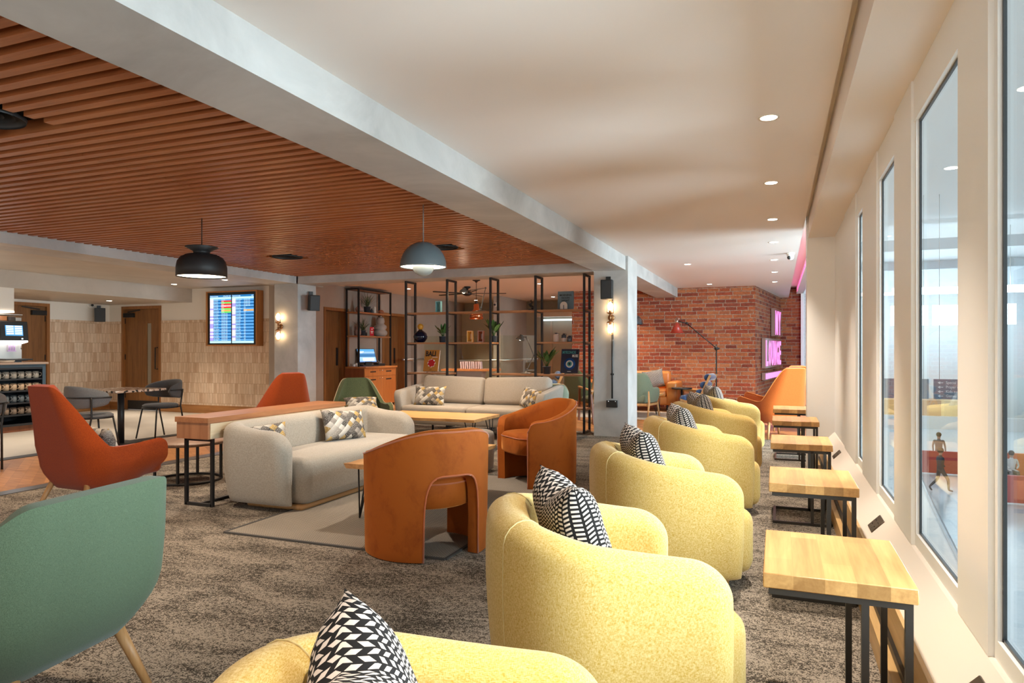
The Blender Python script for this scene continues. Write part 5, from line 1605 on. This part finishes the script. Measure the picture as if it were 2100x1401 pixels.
# blue steel dome lamp seen past the pillar
t = thing('dome_pendant', 'steel dome pendant lamp just showing past the right edge of the pillar', 'pendant lamp', (-2.62,13.1,0))
b = MB(); b.tube([(0,0,2.60),(0,0,1.95)],.005,6); b.build('cord', m_black, t)
b = MB(); b.lathe([(1e-6,1.95)]+[(.22*math.sin(q),1.74+.21*math.cos(q)) for q in [PI/2*i/12 for i in range(1,13)]]+[(.215,1.74)],32,caps=False); b.build('shade', plain('blued_steel',(.14,.16,.18),.2,.8), t)
# ------------------------------------------------------------------ coffee station
m_navy = plain('station_black',(.020,.022,.026),.4); m_navyl = plain('station_blue_edge',(.045,.075,.10),.35)
t = thing('mug_cabinet', 'black open cabinet stacked with mugs under the coffee machines', 'cabinet')
x0, x1, y0, y1 = -11.45,-10.8,4.6,7.40
b = MB()
b.box(x0,x1,y1-.03,y1,.09,1.03); b.box(x0,x0+.02,y0,y1,.09,1.03); b.box(x0,x1,y0,y1,.09,.12); b.box(x0,x1,y0,y1,.955,1.03)
for yy in (6.66,5.95,5.25): b.box(x0,x1,yy-.02,yy+.02,.12,.955)
b.build('carcass', m_navy, t)
b = MB(); b.box(x1,x1+.006,y1-.05,y1,.09,1.03); b.box(x1,x1+.006,y0,y1-.05,.985,1.03); b.box(x1,x1+.006,6.63,6.69,.09,.985); b.build('front_frame', m_navyl, t)
b = MB(); b.box(x0-.02,x1+.03,y0,y1+.03,1.03,1.062); b.build('worktop', plain('station_top',(.34,.24,.18),.3), t)
b = MB(); b.box(x0,x1-.03,y0,y1-.02,0,.09); b.build('plinth', w_cabdark, t)
SZ = (.81,.63,.445,.262)
for z in SZ:
    b = MB(); b.box(x0+.02,x1-.012,y0,y1-.03,z-.022,z); b.build('shelf', m_navy, t)
m_mugs = [plain('mug_grey',(.36,.31,.25),.15), plain('mug_tan',(.50,.34,.21),.2), plain('mug_glass',(.12,.14,.15),.08), plain('mug_brown',(.26,.19,.14),.12)]
rows_n = ('top','second','third','bottom')
mugs = {}
for r_, z in enumerate(SZ):
    for k in range(6):
        y = 7.31-.112*k
        if r_ not in mugs:
            t = thing('mug', 'x', 'mug', (x1-.10,y,z), rad(50), 'mugs on the cabinet shelves')
            b = MB(); b.lathe([(1e-6,0),(.036,0),(.043,.01),(.046,.06),(.043,.108),(.040,.108),(.042,.06),(.038,.012),(1e-6,.01)],20); b.build('body', m_mugs[r_], t)
            b = MB(); b.tube([(.042,0,.088),(.068,0,.085),(.080,0,.06),(.066,0,.032),(.042,0,.028)],.006,8); b.build('handle', m_mugs[r_], t)
            mugs[r_] = t
        else:
            t = dup(mugs[r_], (x1-.10,y,z), rad(50))
        colr_ = ('pale grey','tan','dark glassy','brown')[r_]
        t['label'] = '%s mug in the row on the %s shelf of the black cabinet' % (colr_, rows_n[r_])
        t['group'] = '%s mugs on the %s shelf' % (colr_, rows_n[r_])
def coffee_machine(label, y, group):
    t = thing('coffee_machine', label, 'coffee machine', (-11.12,y,1.062), rad(82), group)
    # local: front faces -Y
    b = MB(); b.box(-.19,.19,-.14,.26,.02,.04); b.box(-.19,.19,-.30,-.06,.03,.055,bev=.008); b.box(-.05,.05,-.25,-.18,0,.03); b.build('drip_tray', m_blackp, t)
    b = MB(); b.prism([(-.155,-.03),(.155,-.03),(.165,.24),(-.165,.24)],.055,.30); b.build('column', plain('machine_silver',(.42,.40,.37),.28,.4), t)
    M = T(0,-.17,.335,0,rad(-8))
    b = MB(); b.box(-.19,.19,0,.36,0,.30,M,bev=.008); hd = b.build('head', m_blackp, t)
    b = MB(); b.box(-.125,.115,-.004,.001,.075,.235,M); ds = b.build('display', emit('machine_blue',(.10,.42,.85),.6), hd)
    b = MB()
    for i in range(5):
        for sx in (-1,1):
            b.box(-.005+sx*.058-.05,-.005+sx*.058+.05,-.007,-.004,.095+.029*i,.113+.029*i,M)
    b.build('menu_button', emit('menu_white',(.85,.97,1),.9), ds)
    b = MB(); b.box(.09,.11,-.004,.0,.02,.036,M); b.build('status_light', emit('status_white',(.8,.95,1),2), hd)
    b = MB(); b.box(-.185,.185,.02,.33,-.022,-.0,M); b.build('light_bar', emit('machine_light',(1,.97,.93),5), hd)
    b = MB()
    for x in (-.035,.0,.035): b.tube([(x,-.07,.32),(x,-.07,.175)],.011,8)
    b.box(-.05,.05,-.10,-.04,.165,.18)
    b.build('spout', plain('spout_violet',(.45,.30,.50),.2), t)
    b = MB(); b.tube([(.12,-.09,.32),(.12,-.09,.20)],.007,8); b.build('milk_pipe', m_chrome, t)
    for i, (xa, xb_, m_) in enumerate(((-.19,-.03,plain('orange_beans',(.45,.17,.06),.6)),(-.03,.08,plain('dark_beans',(.05,.03,.022),.6)),(.08,.17,plain('white_powder',(.55,.50,.46),.5)))):
        b = MB(); b.box(xa+.006,xb_-.006,.0,.26,.645,.715-.01*i); hp = b.build('bean_fill', m_, t)
        b = MB(); b.box(xa,xb_,-.01,.27,.64,.735); b.build('hopper', m_clear, hp)
    b = MB(); b.box(-.19,.175,-.015,.275,.735,.747); b.build('hopper_lid', plain('lid_pale',(.55,.52,.48),.25), t)
    return t
coffee_machine('coffee machine with a lit menu screen and bean hoppers on the black cabinet', 7.06, 'coffee machines on the black cabinet')
coffee_machine('second coffee machine, cut off at the left edge of the view', 6.56, 'coffee machines on the black cabinet')
b = MB(); b.lathe([(1e-6,0),(.09,0),(.10,.012),(.11,.03),(.10,.028),(1e-6,.012)],24); o = b.build('bowl', plain('bowl_cream',(.62,.50,.38),.4)); o.location = (-10.88,6.86,1.062); tag(o,'small cream bowl in front of the coffee machine','bowl')
b = MB(); b.box(-11.5,-10.92,4.6,7.0,1.85,2.2); struct('wall_bulkhead', b, m_white)
b = MB(); b.box(-11.46,-10.9,4.6,6.99,1.82,1.848); o = b.build('light_tray', emit('tray_glow',(1,.85,.68),2.2)); tag(o, 'glowing light tray under the white bulkhead over the coffee machines', 'light')
# ------------------------------------------------------------------ downlights
G = 'recessed downlights in the ceiling row by the window'
nm_ = ['nearest in view','second','third','fourth','fifth','sixth','last, above the brick wall']
for i, y in enumerate((4.237,5.893,7.546,9.155,10.942,12.655,14.466)):
    downlight(-.046, y, CZ, 'recessed downlight in the window side row, %s' % (nm_[i] if i in (0,6) else nm_[i]+' from the camera'), G, 165)
for y in (2.55,.87,-.8): spotlamp('downlight_lamp', (-.046,y,CZ-.01), 165, rad(66), 1.0)
downlight(-1.316,11.01,CZ,'recessed downlight left of the window side row, nearer of two',G,60)
downlight(-1.296,14.516,CZ,'recessed downlight left of the window side row, above the brick wall',G,60)
G2 = 'recessed downlights in the back room'
for i, (x, y) in enumerate(((-7.58,13.2),(-7.58,15.0),(-7.62,16.9),(-4.506,13.158),(-5.31,16.54))):
    downlight(x,y,CZ,('recessed downlight in the back room, seen in the first frame of the shelving','recessed downlight in the back room, left of the grey desk lamp head','recessed downlight in the back room, behind the copper pendant','recessed downlight in the back room, seen in the fourth frame of the shelving','recessed downlight in the back room, left of the slate blue book')[i],G2,110)
G3 = 'recessed downlights in the left soffits'
for i, (x, y, z) in enumerate(((-10.42,9.525,2.47),(-8.947,9.248,2.47),(-12.01,9.46,2.2),(-11.42,7.16,2.2))):
    downlight(x,y,z,('recessed downlight in the left soffit beside the dome pendant','recessed downlight in the left soffit near the departures screen','recessed downlight above the oak door with a vision panel','recessed downlight at the left edge of the view over the coffee machines')[i],G3,170)
for x, y in ((-9.7,7.2),(-9.7,5.0),(-9.7,2.8),(-12.0,5.2)): spotlamp('downlight_lamp', (x,y,2.19 if x<-11 else 2.46), 170, rad(110), 1.0)
# ------------------------------------------------------------------ concourse outside the windows
HZ = -4.4
m_hall = plain('concourse_white',(.74,.80,.84),.5); m_hallfloor = plain('concourse_floor',(.62,.68,.72),.25)
b = MB(); b.box(.75,45,-6,62,HZ-.1,HZ); struct('concourse_floor', b, m_hallfloor)
b = MB(); b.box(.75,45,60,60.5,HZ,9); struct('concourse_wall', b, m_hall)
b = MB(); b.box(44,44.5,-6,60,HZ,9); struct('concourse_wall', b, m_hall)
b = MB(); b.box(.75,45,-6,61,8.0,8.3); struct('concourse_ceiling', b, plain('concourse_roof',(.72,.76,.78),.6))
# white clad cross beams and facade joints
for i, (y, z0, z1) in enumerate(((58,5.6,7.2),(42,6.6,7.2))):
    b = MB(); b.box(.75,44,y,y+.5,z0,z1); struct('concourse_beam', b, plain('beam_white',(.66,.74,.80),.5))
b = MB(); b.box(1.0,44,56.4,57.2,HZ,-3.5); struct('concourse_counter', b, plain('counter_white',(.7,.72,.73),.5))
e_hall = emit('hall_strip',(.86,.95,1),9)
for i, (x, y, z, l) in enumerate(((9.6,44,4.55,7),(9.0,55,5.15,14))):
    b = MB(); b.box(x-l/2,x+l/2,y-.12,y+.12,z,z+.2); o = thing('pendant_strip_light', 'x', 'strip light'); b.build('tube', e_hall, o)
    for sx in (-1,1):
        hb_ = MB(); hb_.tube([(x+sx*l*.3,y,z+.2),(x+sx*l*.3,y,8.0)],.012,6); hb_.build('hanger', m_steel, o)
    tag(o, 'long white strip light hanging in the concourse outside, %s' % ('nearer of two','farther of two')[i], 'strip light', 'strip lights in the concourse')
e_panel = emit('hall_panel',(.9,.97,1),4)
for i in range(3):
    b = MB(); b.box(7.6+2.6*i,9.9+2.6*i,55.5,55.7,3.0,4.5-.1); o = b.build('mounted_lightbox', e_panel); tag(o, 'bright window panel high on the concourse end wall, %s' % ('left of three','middle of three','right of three')[i], 'light panel', 'light panels on the concourse end wall')
# shop fronts under the far wall
for i, (x0, x1, c) in enumerate(((6.3,8.4,(.95,.62,.25)),(8.6,11.0,(.75,.45,.22)),(11.2,14.6,(.95,.70,.35)))):
    b = MB(); b.box(x0,x1,57.0,59.5,-3.9,-2.4); b2 = b.build('shop_front', emit('shop_glow_%d'%i, c, .42)); tag(b2, ('lit amber shop front at the far end of the concourse, left','brown lit shop front at the far end of the concourse, middle','lit amber shop front at the far end of the concourse, right')[i],'shop front')
def dirsign(label, x0, x1):
    t = thing('direction_sign', label, 'sign', ((x0+x1)/2,34,0), group='grey direction signs in the concourse'); h_ = (x1-x0)/2
    b = MB(); b.box(-h_,h_,-.06,.06,-.86,0); b.build('panel', plain('sign_slate',(.16,.20,.26),.4), t)
    b = MB()
    for sx in (-1,1): b.tube([(sx*h_*.8,0,0),(sx*h_*.8,0,7.95)],.010,6)
    b.build('hanger', m_steel, t)
    return t, h_
dirsign('grey direction sign in the concourse, the one mostly hidden by the window frame', 4.2, 6.09)
t, h_ = dirsign('grey direction sign with four white lines and arrows in the concourse', 6.28, 8.4)
for i, s_ in enumerate(('Special assistance','Prayer room','Kids zone','Games Room')):
    text('sign_text', s_, .17, plain('sign_white',(.8,.85,.9),.5), t, T(-h_+.44,-.07,-.20-.19*i) @ TX90, sx=.82)
b = MB()
for i in range(4):
    z = -.155-.19*i; b.box(-h_+.20,-h_+.34,-.075,-.062,z-.012,z+.012); b.prism([(-h_+.14,z),(-h_+.23,z+.06),(-h_+.23,z-.06)],.062,.075,TX90)
b.build('arrow', plain('sign_white_arrow',(.8,.85,.9),.5), t)
# red seating partitions
for i, (x, y, w_) in enumerate(((6.6,36,2.8),(9.6,36.5,3.2),(9.0,30,3.2))):
    t = thing('partition', ('red low partition in the concourse, left','orange red low partition in the concourse, middle','red low partition in the concourse, nearer one')[i], 'partition', (x,y,HZ))
    b = MB(); b.box(-w_/2,w_/2,-.08,.08,.05,1.05,bev=.02); b.build('panel', plain('partition_%d'%i, ((.50,.06,.05),(.62,.12,.05),(.52,.05,.07))[i], .5), t)
    for sx in (-1,1):
        b = MB(); b.box(sx*w_*.4-.05,sx*w_*.4+.05,-.25,.25,0,.05); b.build('foot', m_steel, t)
# curved white balustrade of the moving walkway
t = thing('walkway_balustrade', 'white curved balustrade of a moving walkway below the window', 'balustrade')
b = MB(); pts = [(3.15+.075*(y-12)+.0012*(y-12)**2, y, HZ+1.0) for y in [8+1.2*i for i in range(22)]]
rows = [[(x,y,HZ),(x,y,z),(x+.10,y,z+.06),(x+.22,y,z),(x+.22,y,HZ)] for x,y,z in pts]; V = b.grid(rows); b.build('skirt', plain('walkway_white',(.78,.84,.88),.3), t)
b = MB(); b.tube([(x+.1,y,z+.10) for x,y,z in pts],.05,8); b.build('handrail', plain('walkway_rail',(.5,.56,.62),.3), t)
# people seen through the glass
def person(label, loc, rz, pose, cloth, trouser, skin=(.42,.26,.19), hair=(.03,.025,.02)):
    J = {'pelvis':(0,0,.92),'chest':(0,0,1.25),'neck':(0,0,1.47),'head':(0,.02,1.62),
         'sl':(.19,0,1.40),'el':(.25,.02,1.12),'wl':(.25,.14,.90),'sr':(-.19,0,1.40),'er':(-.25,.02,1.12),'wr':(-.25,.14,.90),
         'hl':(.10,0,.90),'kl':(.11,.03,.50),'al':(.11,0,.08),'tl':(.12,.16,.03),'hr':(-.10,0,.90),'kr':(-.11,.03,.50),'ar':(-.11,0,.08),'tr':(-.12,.16,.03)}
    if pose == 'walk':
        J.update({'kl':(.11,.24,.52),'al':(.11,.26,.10),'tl':(.11,.42,.06),'kr':(-.11,-.06,.50),'ar':(-.11,-.36,.18),'tr':(-.11,-.26,.03),'el':(.25,-.10,1.13),'wl':(.24,-.06,.90),'er':(-.25,.10,1.13),'wr':(-.23,.26,.96)})
    if pose == 'sit':
        for k in J: J[k] = (J[k][0],J[k][1],J[k][2]-.45)
        J.update({'kl':(.13,.44,.48),'al':(.13,.42,.08),'tl':(.13,.58,.03),'kr':(-.13,.44,.48),'ar':(-.13,.42,.08),'tr':(-.13,.58,.03),'wl':(.12,.30,.60),'wr':(-.12,.30,.60)})
    Rr = {'pelvis':.15,'chest':.165,'neck':.06,'head':.105,'sl':.075,'el':.052,'wl':.036,'sr':.075,'er':.052,'wr':.036,'hl':.10,'kl':.066,'al':.045,'tl':.035,'hr':.10,'kr':.066,'ar':.045,'tr':.035}
    E_ = [('pelvis','chest'),('chest','neck'),('neck','head'),('chest','sl'),('sl','el'),('el','wl'),('chest','sr'),('sr','er'),('er','wr'),('pelvis','hl'),('hl','kl'),('kl','al'),('al','tl'),('pelvis','hr'),('hr','kr'),('kr','ar'),('ar','tr')]
    t = thing('person', label, 'person', loc, rz)
    ks = list(J)
    me = D.meshes.new('body'); me.from_pydata([J[k] for k in ks], [(ks.index(a),ks.index(b_)) for a,b_ in E_], [])
    o = D.objects.new('body', me); COL.objects.link(o); o.parent = t
    m = o.modifiers.new('skin','SKIN'); m.use_smooth_shade = True
    for k, sv in zip(ks, me.skin_vertices[0].data):
        sv.radius = (Rr[k], Rr[k]*.8); sv.use_root = (k == 'pelvis')
    sb = o.modifiers.new('smooth','SUBSURF'); sb.levels = 1; sb.render_levels = 1
    mt = NT('clothes_'+label[:18].replace(' ','_'))
    z = mt.n('ShaderNodeSeparateXYZ', {'Vector': mt.n('ShaderNodeTexCoord').outputs['Object']}).outputs['Z']
    top = .92 if pose != 'sit' else .50
    nk = 1.47 if pose != 'sit' else 1.02
    colr = mt.mix(mt.math('GREATER_THAN', z, top), trouser, cloth); colr = mt.mix(mt.math('GREATER_THAN', z, nk), colr, skin)
    mt.set(Base_Color=colr, Roughness=.8); me.materials.append(mt.mat)
    hz = J['head'][2]
    b = MB(); b.ball((0,.0,hz+.045),.125,16,10,sc=(.88,1.0,.95)); b.build('hair', plain('hair_'+label[:14].replace(' ','_'), hair, .6), t)
    return t
person('person in dark clothes walking across the concourse floor', (6.05,31.5,HZ), rad(-80), 'walk', (.05,.055,.07), (.09,.09,.10))
person('seated person in pale clothes low in the second window', (4.95,21.3,HZ+.0), rad(-100), 'sit', (.30,.30,.32), (.04,.04,.05))
person('seated person in white behind the red partition', (9.4,35.2,HZ), rad(180), 'sit', (.6,.6,.62), (.1,.1,.12))
person('seated person in grey near the nearer red partition', (8.7,28.6,HZ), rad(160), 'sit', (.28,.3,.32), (.06,.06,.08))
person('standing person with dark hair behind the red partition', (7.1,37.3,HZ), rad(180), 'stand', (.10,.11,.14), (.08,.08,.1))
person('seated person in dark blue at the right edge of the view', (7.6,24.5,HZ), rad(190), 'sit', (.05,.08,.16), (.04,.05,.08))
for i, (x, y) in enumerate(((4.95,21.2),(9.4,35.3),(8.7,28.7),(7.6,24.6))):
    t = thing('concourse_seat', ('black seat under the person low in the second window','black seat behind the red partition','black seat near the nearer red partition','black seat at the right edge of the view')[i], 'seat', (x,y,HZ), (rad(-100),rad(180),rad(160),rad(190))[i])
    b = MB(); b.box(-.26,.26,-.22,.30,.30,.36,bev=.01); b.build('seat', m_blackp, t)
    b = MB(); b.box(-.26,.26,-.28,-.22,.36,.90,bev=.01); b.build('backrest', m_blackp, t)
    for sx in (-1,1):
        b = MB(); b.box(sx*.22-.02,sx*.22+.02,-.2,.25,0,.30); b.build('leg', m_steel, t)
# ------------------------------------------------------------------ light
w = D.worlds.new('world'); SC.world = w; w.use_nodes = True
w.node_tree.nodes['Background'].inputs['Color'].default_value = (1,.92,.84,1)
w.node_tree.nodes['Background'].inputs['Strength'].default_value = .78
def area(name, loc, rot, sx, sy, energy, col):
    l = D.lights.new(name,'AREA'); l.shape = 'RECTANGLE'; l.size = sx; l.size_y = sy; l.energy = energy; l.color = col
    o = D.objects.new(name, l); COL.objects.link(o); o.location = loc; o.rotation_euler = rot
    return o
# daylight and lamps of the concourse roof, then added window fill
for y in (2, 10, 20, 34, 48): area('concourse_roof_light', (9,y,7.8), (0,0,0), 14, 5, 45, (.80,.92,1))
for y in (.5,4.5,8.5): area('added_window_fill', (4.2,y,1.6), (0,rad(80),0), 3.0, 2.5, 420, (.86,.95,1))  # unseen cool lamps added outside the glass to throw more light into the room
# lamps let into the slatted ceiling over the sofa group
for x, y in ((-4.24,3.2),(-4.24,5.9),(-4.24,8.5),(-6.6,3.6),(-6.6,6.0),(-6.6,8.4),(-4.24,.8),(-6.6,.8),(-3.95,8.45),(-3.95,7.6),(-3.1,2.2)): spotlamp('slat_lamp', (x,y,2.51), 85, rad(110), 1.0, (1,.80,.58))
for x, y in ((-3.2,11.4),(-3.2,14.2),(-6.2,11.4),(-6.2,14.6)): spotlamp('back_room_lamp', (x,y,2.58), 120, rad(125), .9, (1,.82,.64))
vs = SC.view_settings
SC.display_settings.display_device = 'sRGB'
vs.view_transform = 'Standard'; vs.look = 'None'; vs.gamma = 1; vs.use_curve_mapping = False
vs.exposure = .97
SC.cycles.use_denoising = True
SC.cycles.max_bounces = 9
SC.cycles.diffuse_bounces = 5
SC.cycles.transparent_max_bounces = 20
SC.cycles.sample_clamp_indirect = 5
SC.cycles.caustics_reflective = False
SC.cycles.caustics_refractive = False
